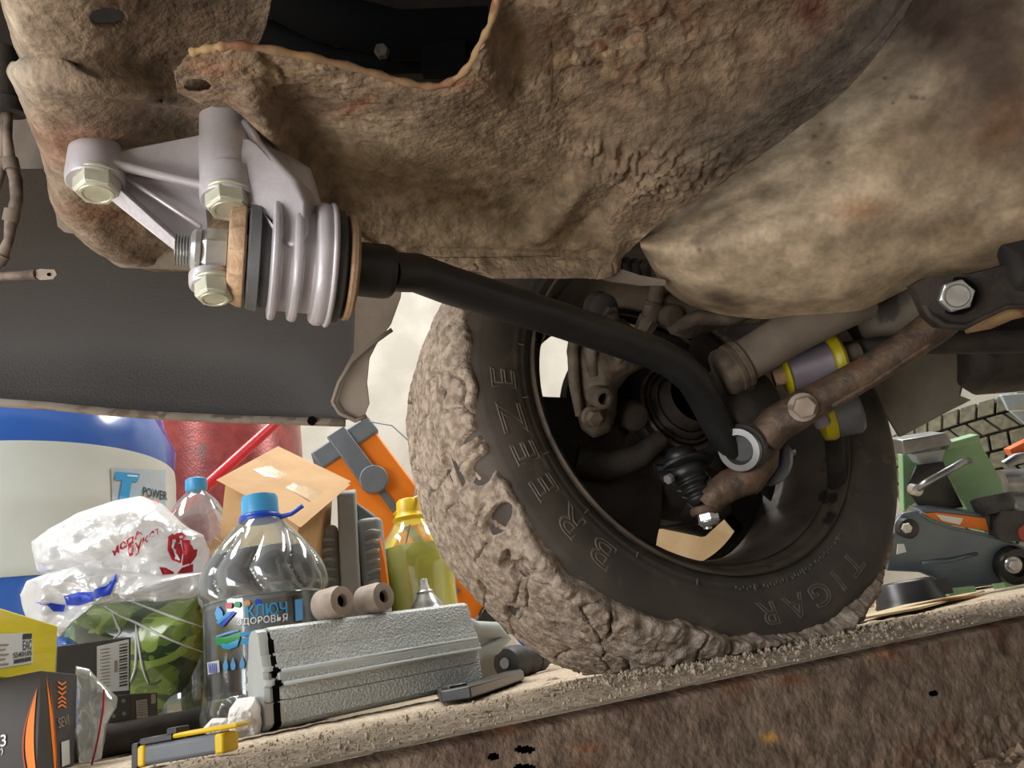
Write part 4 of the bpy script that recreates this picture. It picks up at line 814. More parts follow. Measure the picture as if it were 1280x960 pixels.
# cardboard box
cbx = thing('cardboard_box', 'open cardboard box with taped top flap behind the blue-capped bottle', 'box', foot(340, 640, 1.35))
fpts = [(270, 600, 1.19), (347, 558, 1.42), (438, 602, 1.33), (376, 656, 1.12)]
A_, B_, C_, D_ = T3(fpts); mb = MB().prism([A_, B_, C_, D_], CF*.004); flp = build('top_flap', mb, M['card'], cbx, smooth=0)
a1_, b1_, c1_, d1_ = [at(283, 604, 1.22), at(350, 570, 1.44), at(415, 610, 1.36), at(374, 652, 1.16)]
def dn(p): q = p.copy(); q[2] = .002; return q
low = [dn(p) for p in (a1_, b1_, c1_, d1_)]
low[0] = low[0]-CR*.05; low[3] = low[3]-CR*.06; low[2] = low[2]-CR*.05
mb = MB().add([a1_, b1_, c1_, d1_]+low, [(0, 3, 7, 4), (3, 2, 6, 7), (2, 1, 5, 6), (1, 0, 4, 5), (4, 7, 6, 5)]); build('box_body', mb, M['card'], cbx, smooth=0, solid=.003)
mb = MB().prism([at(268, 672, 1.18), at(258, 688, 1.17), at(278, 702, 1.15), at(286, 684, 1.17)], CF*.003); build('flap', mb, M['card'], cbx, smooth=0)
def fq(a, b): return A_*(1-a)*(1-b)+B_*a*(1-b)+C_*a*b+D_*(1-a)*b
mb = MB().add([fq(.42, .12)-CF*.003, fq(.62, .2)-CF*.003, fq(.62, .98)-CF*.003, fq(.38, .98)-CF*.003], [(0, 1, 2, 3)]); build('tape', mb, M['cardtape'], cbx, smooth=0)
for (q0, q1, q2, q3) in (((.0, .86), (.95, .90), (.95, 1.03), (-.02, 1.02)),):
    mb = MB().prism([fq(*q0)-CF*.002, fq(*q1)-CF*.002, fq(*q2)-CF*.002, fq(*q3)-CF*.002], -CF*.003); build('folded_edge', mb, M['card'], cbx, smooth=0)
# orange case
oc = thing('orange_case', 'orange and grey case leaning on the wall behind the yellow bottle', 'case', foot(560, 720, 1.75))
ca = at(394, 570, 1.75); cb_ = at(463, 530, 1.80); ldir = nrm(at(505, 700, 1.72)-at(404, 562, 1.78)); Wd = nrm(cb_-ca); Wd = nrm(Wd-ldir*(Wd@ldir)); Td = nrm(np.cross(Wd, ldir)); Td = Td if Td@CF > 0 else -Td
wdt = np.linalg.norm(cb_-ca)/2; cm = (ca+cb_)/2
Lmax = min(.62, (cm[2]-.10)/max(1e-3, -ldir[2]))
mb = MB().box(cm+ldir*(Lmax/2)+Td*.07, Wd, ldir, Td, wdt, Lmax/2, .07); build('body', mb, M['orange'], oc, bevel=.006)
mb = MB().box(cm+ldir*.008+Td*.07, Wd, ldir, Td, wdt+.006, .024, .078); build('end_cap', mb, M['greyplastic'], oc, bevel=.005)
mb = MB().box(cm+ldir*(Lmax-.005)+Td*.07, Wd, ldir, Td, wdt+.006, .03, .078); build('end_cap', mb, M['greyplastic'], oc, bevel=.005)
mb = MB().box(cm+ldir*.06-Wd*.005-Td*.010, Wd, ldir, Td, .024, .085, .006); mb.cyl(cm+ldir*.125-Td*.004, cm+ldir*.125-Td*.026, .033, n=32); build('latch', mb, M['greyplastic'], oc, bevel=.003)
mb = MB().box(cm+ldir*.28-Td*.003, Wd, ldir, Td, .008, .17, .003); build('strap', mb, M['greyplastic'], oc)
mb = MB().tube(T3([(462, 527, 1.70), (490, 532, 1.68), (512, 552, 1.66), (521, 580, 1.62), (520, 610, 1.56), (516, 640, 1.5), (505, 690, 1.45)]), .0016, 8); tag(build('thin_cable', mb, M['greyplastic'], smooth=180), 'thin grey wire curving over the orange case', 'cable')
# grey tool box with big handle
gb = thing('tool_box', 'upright grey plastic tool box with tall handle and ribs', 'tool box', foot(440, 700, 1.3))
g0 = foot(437, 700, 1.36); gY = nrm(np.array([g0[0], g0[1], 0])); gX = np.array([gY[1], -gY[0], 0]); zt = zat(438, 602, 1.28); zs = zat(412, 652, 1.29); zr = zat(465, 640, 1.29)
mb = MB().box(g0+ZZ*(zs/2)-gX*.036, gX, gY, ZZ, .021, .075, zs/2); build('shell', mb, M['handlegrey'], gb, bevel=.012, seg=4)
mb = MB().box(g0+ZZ*(zr/2)+gX*.040, gX, gY, ZZ, .023, .075, zr/2); build('shell', mb, M['handlegrey'], gb, bevel=.012, seg=4)
hw = .019; mb = MB().prism([g0-gX*hw-gY*.1+ZZ*.002-gX*.006, g0-gX*(hw-.006)-gY*.09+ZZ*(zt-.01), g0-gX*(hw-.010)-gY*.075+ZZ*zt, g0-gX*(hw-.010)+gY*.0+ZZ*zt, g0-gX*hw+gY*.07+ZZ*(zt-.06), g0-gX*hw+gY*.07+ZZ*.002], gX*(hw*1.7)); build('handle', mb, M['handlegrey'], gb, bevel=.004, seg=3)
mb = MB().prism([g0+gX*.018-gY*.03+ZZ*(zt-.01), g0+gX*.055-gY*.03+ZZ*(zr+.01), g0+gX*.060-gY*.03+ZZ*(zr-.02), g0+gX*.018-gY*.03+ZZ*(zr-.02)], gY*.08); build('grey_block', mb, M['greyplastic'], gb, bevel=.006)
for sgn, x_, z_ in ((-1, -.036, zs), (1, .042, zr)):
    for k in range(9):
        mb = MB().tube([g0+gX*(x_-.014)-gY*.0765+ZZ*(z_-.03-k*.017), g0+gX*x_-gY*.080+ZZ*(z_-.027-k*.017), g0+gX*(x_+.014)-gY*.0765+ZZ*(z_-.03-k*.017)], .0042, 8); build('rib', mb, M['handlegrey'], gb, smooth=180)
mb = MB().prism([at(474, 672, 1.27), at(481, 705, 1.27), at(485, 735, 1.27), at(480, 768, 1.27), at(472, 768, 1.27), at(476, 735, 1.27)], CF*.015); tag(build('orange_strip', mb, M['orange']), 'narrow orange plastic strip between grey tool box and yellow bottle', 'plastic')
# yellow bottle
yc = foot(519, 700, 1.44); yr = .0735; zt = zat(505, 622, 1.44)
yb = thing('yellow_bottle', 'large clear bottle of yellow liquid with yellow cap and handle', 'bottle', yc)
hB = zt-.03; zl = zat(515, 672, 1.37)
pb_ = cr(np.array([(.002, .05), (.01, yr), (.1, yr), (.18, yr*.97), (hB-.10, yr), (hB-.05, yr*.8), (hB-.02, yr*.52), (hB, yr*.36)]), np.linspace(0, 1, 60))
mb = MB().lathe(yc, ZZ, pb_, 48, fn=lambda h, r, a: r*(1+.012*math.sin(h*110))); build('body', mb, M['bottle3'], yb, smooth=180)
mb = MB().lathe(yc, ZZ, [(h, r*.975) for h, r in pb_ if h < zl], 40); build('liquid', mb, M['yliquid'], yb, smooth=60)
mb = MB().lathe(yc+ZZ*(hB-.012), ZZ, [(0, .032), (.008, .036), (.012, .030), (.02, .026), (.042, .024), (.046, .02)], 36); build('cap', mb, M['ycap'], yb)
mb = MB().tube([yc+ZZ*(hB+.002)+CR*(-.03), yc+ZZ*(hB+.028)-CR*.004-CF*.01, yc+ZZ*(hB+.05)+CR*.04-CF*.02, yc+ZZ*(hB+.048)+CR*.075-CF*.01, yc+ZZ*(hB+.02)+CR*.085, yc+ZZ*(hB-.004)+CR*.05], .0045, 10); build('handle', mb, M['ycap'], yb, smooth=180)
# spray can
sc_ = foot(534, 760, 1.33); zt = zat(534, 722, 1.33)
sp = thing('spray_can', 'spray can top with silver cone and yellow ring behind the grey case', 'can', sc_)
mb = MB().lathe(sc_, ZZ, [(.001, .03), (.004, .033), (zt-.058, .033), (zt-.056, .031)], 40); build('body', mb, M['ycap'], sp)
mb = MB().lathe(sc_+ZZ*(zt-.056), ZZ, [(0, .032), (.003, .033), (.006, .030), (.010, .029), (.022, .020), (.030, .015), (.034, .016), (.037, .013)], 40); build('cone', mb, M['chrome'], sp)
mb = MB().lathe(sc_+ZZ*(zt-.02), ZZ, [(0, .009), (.008, .008), (.010, .0065), (.02, .0062), (.021, .004)], 20); build('nozzle', mb, M['print_white'], sp)

# grey hard case on the slab
K0 = onz(345, 915); K1 = at(606, 857, .98); kd = nrm(K1-K0); kn_ = nrm(np.array([-kd[1], kd[0], 0])); KL = np.linalg.norm(K1-K0)
dK = (K0-CC)@CF
KH = at(350, 777, dK)[2]
# the case's far end keeps the height it has at the near end
kc = thing('hard_case', 'pale grey textured hard case lying at the front on the slab', 'case', K0+kd*.15)
kp = [(.014, 0), (.003, .03), (0, .06), (0, .255), (.0022, .262), (0, .268), (0, .40), (-.004, .41), (-.007, .42), (-.007, .47), (-.001, .478), (.001, .50), (.001, .55), (-.003, .56), (-.002, .60), (.001, .605), (.004, .72), (.006, .722), (.008, .88), (.012, .965), (.020, 1.0)]
TK = .05
ring = [(x, z) for x, z in kp]+[(TK-x, z) for x, z in kp[::-1]]
def kseg(s0, s1, mat, name, r=.006, parent=kc, shrink=0):
    G = []
    for s, k_ in ((s0, 1), (s0+r*.3, .4), (s0+r, 0), (s1-r, 0), (s1-r*.3, .4), (s1, 1)):
        G.append([K0+kd*s+kn_*(x+(TK/2-x)*(.12*k_+shrink))+ZZ*(z*KH*(1-.03*k_-shrink*.6)+.0015+k_*.003) for x, z in ring])
    G = np.array(G); mb = MB().grid(G, cu=True); n = len(ring); c = len(G)-1
    mb.f += [tuple(range(n))[::-1], tuple(range(c*n, (c+1)*n))]
    return build(name, mb, mat, parent, smooth=35)
L2 = KL*1.0
kseg(.004, L2, M['casegrey'], 'shell', r=.012)
kseg(-.010, .0015, M['casesmooth'], 'cracked_end', r=.006, shrink=.02)
kseg(-.006, .012, M['black'], 'crack', shrink=.05)
for z0, xo in ((.43, -.0085), (.555, -.0045)):
    mb = MB().tube([K0+kd*.008+kn_*xo+ZZ*KH*z0, K0+kd*(L2-.005)+kn_*xo+ZZ*KH*z0], .0022, 8); build('seam', mb, M['casesmooth'], kc, smooth=180)
mb = MB().box(K0+kd*(L2/2)+kn_*.0-kn_*.0035+ZZ*KH*.505, kd, kn_, ZZ, L2/2-.004, .003, KH*.035); build('band', mb, M['casesmooth'], kc, bevel=.001)
zc_ = KH*.62
mb = MB().tube([K0+kd*(L2-.01)+kn_*.03+ZZ*KH*.80, K0+kd*(L2+.02)+kn_*.03+ZZ*KH*.66, K0+kd*(L2+.055)+kn_*.03+ZZ*KH*.62, K0+kd*(L2+.068)+kn_*.03+ZZ*KH*.50, K0+kd*(L2+.05)+kn_*.03+ZZ*KH*.42, K0+kd*(L2+.02)+kn_*.03+ZZ*KH*.38, K0+kd*(L2-.01)+kn_*.03+ZZ*KH*.2], [.014, .013, .012, .012, .011, .010, .010], 14); build('handle', mb, M['casesmooth'], kc, smooth=60)
# two beige bushings on the case
for (x, y, s_, lab_) in ((421, 750, .30, 'beige rubber roller with round hole on top of the grey case'), (462, 750, .42, 'second beige roller behind the one with the hole, on the case')):
    p = None
    c_ = K0+kd*(.090 if x < 440 else .150)+kn_*(.025 if x < 440 else .028)+ZZ*(KH+.0205)
    rt = thing('rubber_roller', lab_, 'roller', c_-ZZ*.0215, 'beige rollers on the hard case')
    rx = nrm(CR*.75-CF*.6); rx[2] = 0; rx = nrm(rx)
    mb = MB().lathe(c_-rx*.020, rx, [(.004, .006), (0, .017), (.003, .0192), (.030, .0192), (.033, .0175), (.039, .0175), (.040, .014), (.040, .008), (.028, .0075)], 36); build('sleeve', mb, M['beige'], rt)
    mb = MB().cyl(c_+rx*.006, c_+rx*.012, .0078, n=20); build('bore', mb, M['black'], rt)
# black rubber handle tools beside the case
tr_ = thing('rubber_grip_tool', 'black ribbed rubber grip lying past the end of the grey case', 'tool', K0+kd*(KL+.1))
q0 = at(632, 826, 1.30); q1 = at(705, 808, 1.55)
q0[2] = .026; q1[2] = .02; gx = nrm(q1-q0)
mb = MB().lathe(q0, gx, [(-.002, .012), (0, .024), (.01, .028), (.05, .029), (.058, .022), (.065, .026), (.10, .026), (.108, .018), (.115, .024), (.15, .022), (.155, .014), (.19, .012), (.2, .012)], 32); build('grip', mb, M['rubber'], tr_)
mb = MB().cyl(q0-gx*.006, q0, .009, n=20); build('metal_core', mb, M['steel'], tr_); mb = MB().cyl(q0+gx*.2, q0+gx*.24, .010, n=20); build('metal_core', mb, M['steel'], tr_)
# black flat clip in front
fp = [onz(560, 878), onz(640, 852)]
mb = MB().prism([onz(546, 872)+ZZ*.002, onz(552, 882)+ZZ*.002, onz(590, 876)+ZZ*.002, onz(656, 851)+ZZ*.002, onz(650, 843)+ZZ*.002, onz(600, 862)+ZZ*.002], ZZ*.011); mb.box(onz(570, 876)+ZZ*.012, kd, kn_, ZZ, .012, .008, .004); tag(build('plastic_clip', mb, M['blackgloss'], bevel=.0015), 'flat black plastic clip on the dust in front of the grey case', 'clip')

# ------------------------------------------------------------------ big blue-capped water bottle
wc = foot(331, 760, 1.0); wz = zat(325, 607, 1.0)
wb = thing('water_bottle', 'large ribbed bottle of dark water with blue cap and blue label', 'bottle', wc)
R5 = .0825; k5 = wz/.306
pr5 = [(.002, .05), (.006, R5*.93), (.015, R5*.98), (.03, R5*.98), (.044, R5*.95), (.048, R5*.93), (.156, R5*.93), (.160, R5*.95), (.175, R5*1.0), (.190, R5*.98), (.209, R5*.905), (.230, R5*.75), (.251, R5*.56), (.266, R5*.40), (.274, R5*.30), (.280, R5*.28)]
pr5 = [(h*k5, r) for h, r in pr5]
def sw(h, r, a):
    z = h/k5
    if z < .046: g_ = math.exp(-((z-.026)/.012)**2); return r*(1+.06*g_*abs(math.sin(a*5+z*45))-.03*g_)
    if z > .162: g_ = min(1, (z-.162)/.01)*max(0, min(1, (.255-z)/.02)); zz_ = (z-.162)*30 if z < .196 else 1.02-(z-.196)*26; return r*(1-.11*g_+.15*g_*abs(math.sin(a*4.5+zz_))**.5)
    return r
mbw = MB().lathe(wc, ZZ, cr(np.array(pr5), np.linspace(0, 1, 150)), 160, fn=sw); build('body', mbw, M['bottle'], wb, smooth=180); bw = mbw.bvh()
zl = zat(330, 670, .93)
mb = MB().lathe(wc, ZZ, [(h, r*.978) for h, r in cr(np.array(pr5), np.linspace(0, 1, 150)) if h < zl], 160, fn=sw); build('water', mb, M['liquid'], wb, smooth=120)
mb = MB().lathe(wc+ZZ*(wz-.027), ZZ, [(0, .0225), (.001, .0252), (.022, .0248), (.027, .0232), (.0272, .018)], 60, fn=lambda h, r, a: r*(1+.012*(math.sin(a*40) > 0)*(0.002 < h < .02))); build('cap', mb, M['capblue'], wb)
mb = MB().lathe(wc+ZZ*(wz-.036), ZZ, [(0, .024), (.001, .0285), (.006, .0290), (.009, .0265), (.0095, .024)], 40); mb.tube([wc+ZZ*(wz-.030)+CR*.025, wc+ZZ*(wz-.024)+CR*.045-CF*.004, wc+ZZ*(wz-.012)+CR*.062-CF*.006], [.0035, .003, .0032], 10, sx=1.4); build('ring_handle', mb, M['ringblue'], wb, smooth=60)
def LB(x, y): return (x, y)
mb = MB().lathe(wc+ZZ*.050*k5, ZZ, [(0, R5*.938), (.104*k5, R5*.938)], 60, cap=False); build('label_film', mb, M['label_film'], wb, smooth=180)
def wd(mat, polys=None, name='label_print', off=.003, **k): return decal(bw, M[mat], wb, polys=polys, name=name, off=off, **k)
wd('print_cyan', txt='КЛЮЧ', quad=[(309, 757), (357, 752), (358, 768), (310, 772)], name='lettering', bold=.012, off=.0045)
wd('print_white', txt='ЗДОРОВЬЯ', quad=[(298, 774), (358, 767), (358, 779), (298, 783)], name='lettering', off=.0045)
wd('print_lblue', [[(274, 757), (280, 764), (281, 772), (277, 778), (273, 774), (271, 766)]]); wd('print_blue', [[(276, 782), (292, 764), (296, 766), (280, 784)]]); wd('print_cyan', [[(272, 778), (288, 764), (290, 767), (276, 780)]])
wd('print_green', [[(272, 797), (284, 796), (302, 790), (301, 800), (285, 808), (272, 806)]]); wd('print_cyan', [[(278, 805), (301, 797), (298, 808), (288, 812), (280, 810)]]); wd('print_cyan', [[(301, 791), (326, 787), (328, 791), (302, 796)], [(303, 798), (326, 795), (326, 805), (303, 806)]]); wd('print_lblue', [[(272, 795), (286, 790), (300, 787), (300, 789), (286, 793), (273, 797)]])
for x, c_ in ((288, 'print_pink'), (298, 'print_green'), (310, 'print_tan'), (323, 'print_blue')): wd(c_, [ell(x, 757-(x-288)*.12, 4, 4, 14)], off=.0035)
for x in (284, 293, 304, 314, 325): wd('print_lblue', [[(x, 822-(x-284)*.12), (x+3.2, 832-(x-284)*.12), (x+2.6, 837-(x-284)*.12), (x, 839-(x-284)*.12), (x-2.6, 837-(x-284)*.12), (x-3.2, 832-(x-284)*.12)]])
wd('print_white', [[(262, 828), (276, 825), (277, 840), (263, 843)]]); [wd('print_blue', [[(264+i*2.2, 828.6), (265+i*2.2, 828.4), (266+i*2.2, 841), (265+i*2.2, 841.2)]], off=.004) for i in range(5)]
wd('print_lblue', [[(367, 750), (376, 749), (377, 775), (368, 777)]])
# ------------------------------------------------------------------ boxes on the left
def cbox(pa, pb, h, depth, mat, root, name='carton', bev=.0015, z0=None):
    """carton whose front runs from pa to pb (world, bottom), going back by depth"""
    d = pb-pa; L_ = np.linalg.norm(d); X = d/L_; Z_ = nrm(ZZ-X*(ZZ@X)); Y = np.cross(Z_, X)
    mb = MB().box(pa+X*L_/2+Z_*h/2+Y*depth/2, X, Y, Z_, L_/2, depth/2, h/2); o = build(name, mb, mat, root, bevel=bev); return o, mb.bvh(), (X, Y, Z_, L_)
# black carton with orange arcs (front corner towards us)
pc = at(52, 838, .71); hB_ = pc[2]-.002; cA = np.array([pc[0], pc[1], .002]); pl = at(-60, 858, .735); pl = np.array([pl[0], pl[1], .002]); prr = at(97, 829, .83); prr = np.array([prr[0], prr[1], .002])
blk = thing('parts_box', 'black carton with orange curved stripes at the lower left corner', 'box', (cA+pl)/2)
mbb = MB().prism([pl, cA, prr, prr+(pl-cA)], ZZ*hB_); o = build('carton', mbb, M['boxblack'], blk, bevel=.001, smooth=0); bb = mbb.bvh()
def bd_(mat, polys=None, **k):
    if polys and len(polys) == 12:      # a curved stripe: one unbroken strip on the carton
        rows_ = [q[:2] for q in polys]+[[polys[-1][3], polys[-1][2]]]; G = []
        for l_, r_ in rows_:
            row = []
            for t in (0, .5, 1):
                x_ = l_[0]+(r_[0]-l_[0])*t; v = at(x_, l_[1], 1)-CC; r = bb.ray_cast(Vector(CC), Vector(nrm(v)), 8)
                if r[0] is None: break
                row.append(np.array(r[0])-nrm(v)*.0015)
            if len(row) < 3: break
            G.append(row)
        return build('stripe', MB().grid(np.array(G)), M[mat], blk, smooth=0) if len(G) > 1 else None
    return decal(bb, M[mat], blk, polys=polys, name=k.pop('name', 'stripe'), off=.0012, **k)
def arc(x0, y0, x1, y1, bow, w0, side=-1, n=12, yext=0):
    L_ = []; Rr = []
    for i in range(n+1):
        t = i/n; x = x0+(x1-x0)*t; y = y0+(y1-y0)*t; bo_ = bow*math.sin(math.pi*t); wd_ = w0*math.sin(math.pi*min(1, t*.98+.01))
        L_.append((x+bo_-wd_/2, y)); Rr.append((x+bo_+wd_/2, y))
    return [[L_[i], Rr[i], Rr[i+1], L_[i+1]] for i in range(n)]
bd_('print_orange', arc(41, 840, 40, 1010, -16, 13)); bd_('print_orange', arc(46, 861, 52, 1010, -12, 11)); bd_('print_deep', arc(42, 840, 38, 1010, -22, 2.5)); bd_('print_deep', arc(46, 861, 48, 1010, -18.5, 2))
bd_('print_orange', arc(58, 846, 70, 985, 2, 4)); bd_('print_orange', arc(91, 838, 93, 955, -1.5, 3)); bd_('print_deep', arc(62, 848, 73, 985, 1, 2))
for k, (yy, sg_) in enumerate(((853, 1), (859, 1), (865, 1), (872, -1), (877, -1), (882, -1))):
    bd_('print_orange', [[(71, yy-sg_*1.5), (76, yy+sg_*2), (76, yy+sg_*2+2.2), (71, yy-sg_*1.5+2)], [(76, yy+sg_*2), (81, yy-sg_*1.5), (81, yy-sg_*1.5+2), (76, yy+sg_*2+2.2)]], name='chevron')
bd_('print_dim', txt='SEVI', quad=[(71, 898), (84, 893), (85, 906), (72, 911)], name='lettering'); bd_('print_grey', [[(75, 928), (85, 925), (86, 955), (76, 959)]], name='paper_label')
bd_('print_white', txt='23', quad=[(-8, 921), (9, 917), (9, 932), (-8, 936)], name='lettering'); bd_('print_white', txt='(шт)', quad=[(-10, 938), (5, 934), (5, 943), (-10, 947)], name='lettering')
# yellow box on it
ya = at(-70, 857, .60); yb_ = at(70, 829, .93); yz = hB_+.003
ya[2] = yz; yb_[2] = yz
d0 = (at(0, 842, .7)-CC); 
yel = thing('yellow_box', 'bright yellow carton lying on the black carton at left edge', 'box', (ya+yb_)/2)
def zhit(px, py, z): return onz(px, py, z)
ya = zhit(-60, 856, yz) if zhit(-60, 856, yz)[1] > 0 else ya; 
ya = at(-60, 855, .62); ya[2] = yz; yb_ = at(70, 829, .90); yb_[2] = yz
hY = at(70, 780, .90)[2]-yz
_, yv, (yX, yY, yZ, yL) = cbox(ya, yb_, hY, .05, M['boxyellow'], yel)
decal(yv, M['print_grey'], yel, polys=[[(-40, 794), (39, 791), (40, 829), (-40, 842)]], name='paper_label', off=.0008, cell=8)
decal(yv, M['print_dark'], yel, polys=[[(27, 792.5), (38, 791.8), (38, 798.5), (27, 799)]], name='mark', off=.0015); decal(yv, M['print_dark'], yel, txt='ЕАС', quad=[(27, 801), (38, 800), (38, 812), (27, 813)], name='lettering', off=.0015)
decal(yv, M['print_dark'], yel, txt='SS40105', quad=[(15, 816), (38, 813), (38, 819), (15, 823)], name='lettering', off=.0015)
for i in range(10): decal(yv, M['print_dark'], yel, polys=[[(16+i*2.2, 824.5-i*.4), (17.2+i*2.2, 824.3-i*.4), (17.2+i*2.2, 829.6-i*.4), (16+i*2.2, 830-i*.4)]], name='barcode_bar', off=.0015)
for i in range(5): decal(yv, M['print_dim'], yel, polys=[[(-8, 806+i*6), (9-i % 2*4, 805+i*6), (9-i % 2*4, 807+i*6), (-8, 808+i*6)]], name='text_line', off=.0015)
# black box with white shipping label
p0 = foot(68, 860, .955); p1 = foot(163, 850, 1.0); zz0 = zat(150, 797, .995); 
lb = thing('label_box', 'dark carton with white barcode label in front of camouflage pack', 'box', p0)
_, lv, _x = cbox(p0+ZZ*.001, p1+ZZ*.001, zz0, .04, M['boxblack'], lb); D = lambda m_, P_, **k: decal(lv, M[m_], lb, polys=P_, off=k.pop('off', .0008), **k)
D('print_grey', [[(121, 808), (161, 799), (161, 863), (121, 866)]], name='paper_label')
for i in range(15): D('print_dark', [[(149, 806+i*3.6), (159, 804+i*3.6), (159, 804+i*3.6+(1.2+(i*7 % 3)*.5)), (149, 806+i*3.6+(1.2+(i*7 % 3)*.5))]], off=.0015, name='barcode_bar')
for i in range(12): D('print_dim', [[(125+i % 3*1, 812+i*4.2), (137, 810+i*4.2), (137, 811.2+i*4.2), (125+i % 3*1, 813.2+i*4.2)]], off=.0015, name='text_line')
D('print_dim', [[(143, 826), (146, 825), (146, 840), (143, 841)]], off=.0015, name='text_line')
# small black box
p0 = foot(138, 890, .93); p1 = foot(164, 885, .945); p2 = foot(197, 880, 1.06); zz0 = zat(164, 868, .945)
sm_ = thing('small_box', 'small black carton with white sticker beside the camouflage pack', 'box', p1)
mbs = MB().prism([p0+ZZ*.001, p1+ZZ*.001, p2+ZZ*.001, p2+(p0-p1)+ZZ*.001], ZZ*zz0); build('carton', mbs, M['boxblack'], sm_, bevel=.001, smooth=0); sv = mbs.bvh()
decal(sv, M['print_grey'], sm_, polys=[[(169, 876), (183, 874), (184, 896), (170, 899)]], name='paper_label', off=.0008); decal(sv, M['print_grey'], sm_, polys=[[(188, 868), (194, 867), (194, 879), (188, 880)]], name='paper_label', off=.0008)
for x, y in ((154, 876), (155, 892), (156, 907), (142, 895), (142, 908)): decal(sv, M['print_dim'], sm_, polys=[ell(x, y, 2.6, 2.6, 10)], name='symbol', off=.0008)
for i in range(6): decal(sv, M['print_dim'], sm_, polys=[[(171, 878+i*3.2), (182, 876.5+i*3.2), (182, 877.5+i*3.2), (171, 879+i*3.2)]], name='text_line', off=.0016)
# camouflage pack
cp = blob([(80, 760), (86, 753), (150, 748), (200, 745), (256, 740), (262, 760), (262, 860), (258, 893), (230, 897), (200, 900), (150, 905), (110, 900), (84, 870), (79, 810)], 1.17, .075, .006, 12, n=120, m=26, seed=40, back=.05)
ck = thing('camouflage_pack', 'pack in green camouflage wrapped in shiny clear film', 'pack', foot(170, 860, 1.14))
V = cp.V(); V[:, 2] = np.maximum(V[:, 2], .003); cp.v = [V]; build('pack', cp, M['camo'], ck, smooth=180); cpv = cp.bvh()
for P_ in ([(160, 750), (200, 765), (258, 785)], [(130, 757), (150, 770), (170, 778), (215, 800), (262, 818)], [(170, 780), (170, 830), (162, 855)], [(170, 780), (178, 830), (186, 855)], [(140, 765), (146, 780), (150, 790), (142, 798)], [(128, 745), (180, 742), (258, 741)]):
    pts = []
    for t in np.linspace(0, 1, 24):
        x, y = cr(np.array(P_, float), np.array([t]))[0]; v = at(x, y, 1)-CC; r = cpv.ray_cast(Vector(CC), Vector(nrm(v)), 8)
        if r[0] is not None: pts.append(np.array(r[0])-CF*.001)
    if len(pts) > 3: build('film_crease', MB().tube(pts, [.0006+.0012*math.sin(math.pi*i/(len(pts)-1)) for i in range(len(pts))], 6), M['print_white'], ck, smooth=180)
# clear zip bag
zb_ = blob([(95, 832), (112, 836), (122, 848), (138, 862), (148, 872), (146, 884), (134, 905), (128, 945), (120, 960), (100, 965), (95, 920)], .84, .02, .006, 40, n=90, m=16, seed=44, ridge=True); V = zb_.V(); V[:, 2] = np.maximum(V[:, 2], .002); zb_.v = [V]
zp = thing('zip_bag', 'crumpled clear zip bag between black carton and small black box', 'bag', foot(115, 900, .84)); build('film', zb_, M['zipfilm'], zp, smooth=180)
mb = MB().tube(T3([(130, 862, .815), (129, 885, .815), (125, 910, .815), (120, 935, .82), (114, 958, .825)]), .0011, 8); build('zip_line', mb, M['print_red'], zp, smooth=180)
# steel pipe lying behind
a_ = at(100, 945, .9); b__ = at(345, 878, 1.02); a_[2] = .0195; b__[2] = .0195
mb = MB().cyl(a_-nrm(b__-a_)*.1, b__, .019, n=24); tag(build('steel_pipe', mb, M['grime2'], smooth=60), 'dark brown pipe lying behind the yellow utility knife', 'pipe')
# plastic carrier bag with rose
bg = thing('plastic_bag', 'crumpled white plastic bag printed with a red rose', 'bag', foot(150, 700, 1.2))
o1 = [(42, 676), (60, 662), (100, 640), (145, 625), (178, 619), (205, 628), (222, 645), (238, 660), (256, 668), (264, 690), (260, 715), (240, 735), (190, 742), (140, 740), (90, 735), (50, 712)]
b1 = blob(o1, 1.16, .07, .05, 12, n=150, m=40, seed=50, ridge=True, o=5); build('film', b1, M['bagfilm'], bg, smooth=180); bv = b1.bvh()
o2 = [(28, 742), (36, 725), (60, 716), (100, 706), (150, 712), (200, 718), (256, 716), (262, 732), (240, 748), (200, 748), (150, 752), (110, 756), (80, 770), (72, 800), (50, 795), (34, 768)]
b2 = blob(o2, 1.08, .04, .03, 18, n=150, m=30, seed=54, ridge=True, o=5); build('film', b2, M['bagfilm'], bg, smooth=180); bv2 = b2.bvh()
dB = lambda m_, P_=None, **k: decal(bv, M[m_], bg, polys=P_, name=k.pop('name', 'rose_print'), off=k.pop('off', .003), **k)
dB('print_red', [[(209, 672), (214, 668), (222, 672), (228, 690), (224, 704), (214, 702), (208, 688)], [(226, 676), (236, 676), (240, 686), (234, 704), (226, 706), (230, 690)], ell(224, 672, 9, 5, 16), [(238, 686), (245, 686), (244, 696), (236, 706), (234, 700)], [(198, 708), (208, 710), (216, 714), (218, 719), (206, 722), (202, 716)], [(220, 716), (226, 708), (240, 704), (240, 714), (228, 717)]])
dB('print_white', [ell(226, 673, 4.5, 2.6, 12), [(213, 676), (216, 674), (224, 700), (221, 702)]], off=.005)
dB('print_red', txt='букет', quad=[(162, 678), (198, 656), (200, 670), (162, 700)], name='lettering', bold=.012); dB('print_red', txt='MODA', quad=[(139, 687), (176, 662), (178, 668), (142, 694)], name='lettering'); dB('print_red', [arc(183, 622, 197, 632, 3, 3)[i] for i in range(12)])
decal(bv2, M['print_blue'], bg, polys=[[(82, 745), (98, 741), (118, 740), (118, 750), (100, 756), (84, 754)], [(118, 738), (134, 730), (146, 718), (148, 726), (138, 742), (120, 748)], [(46, 752), (62, 752), (82, 756), (80, 766), (66, 764), (58, 756)]], name='blue_print', off=.003)
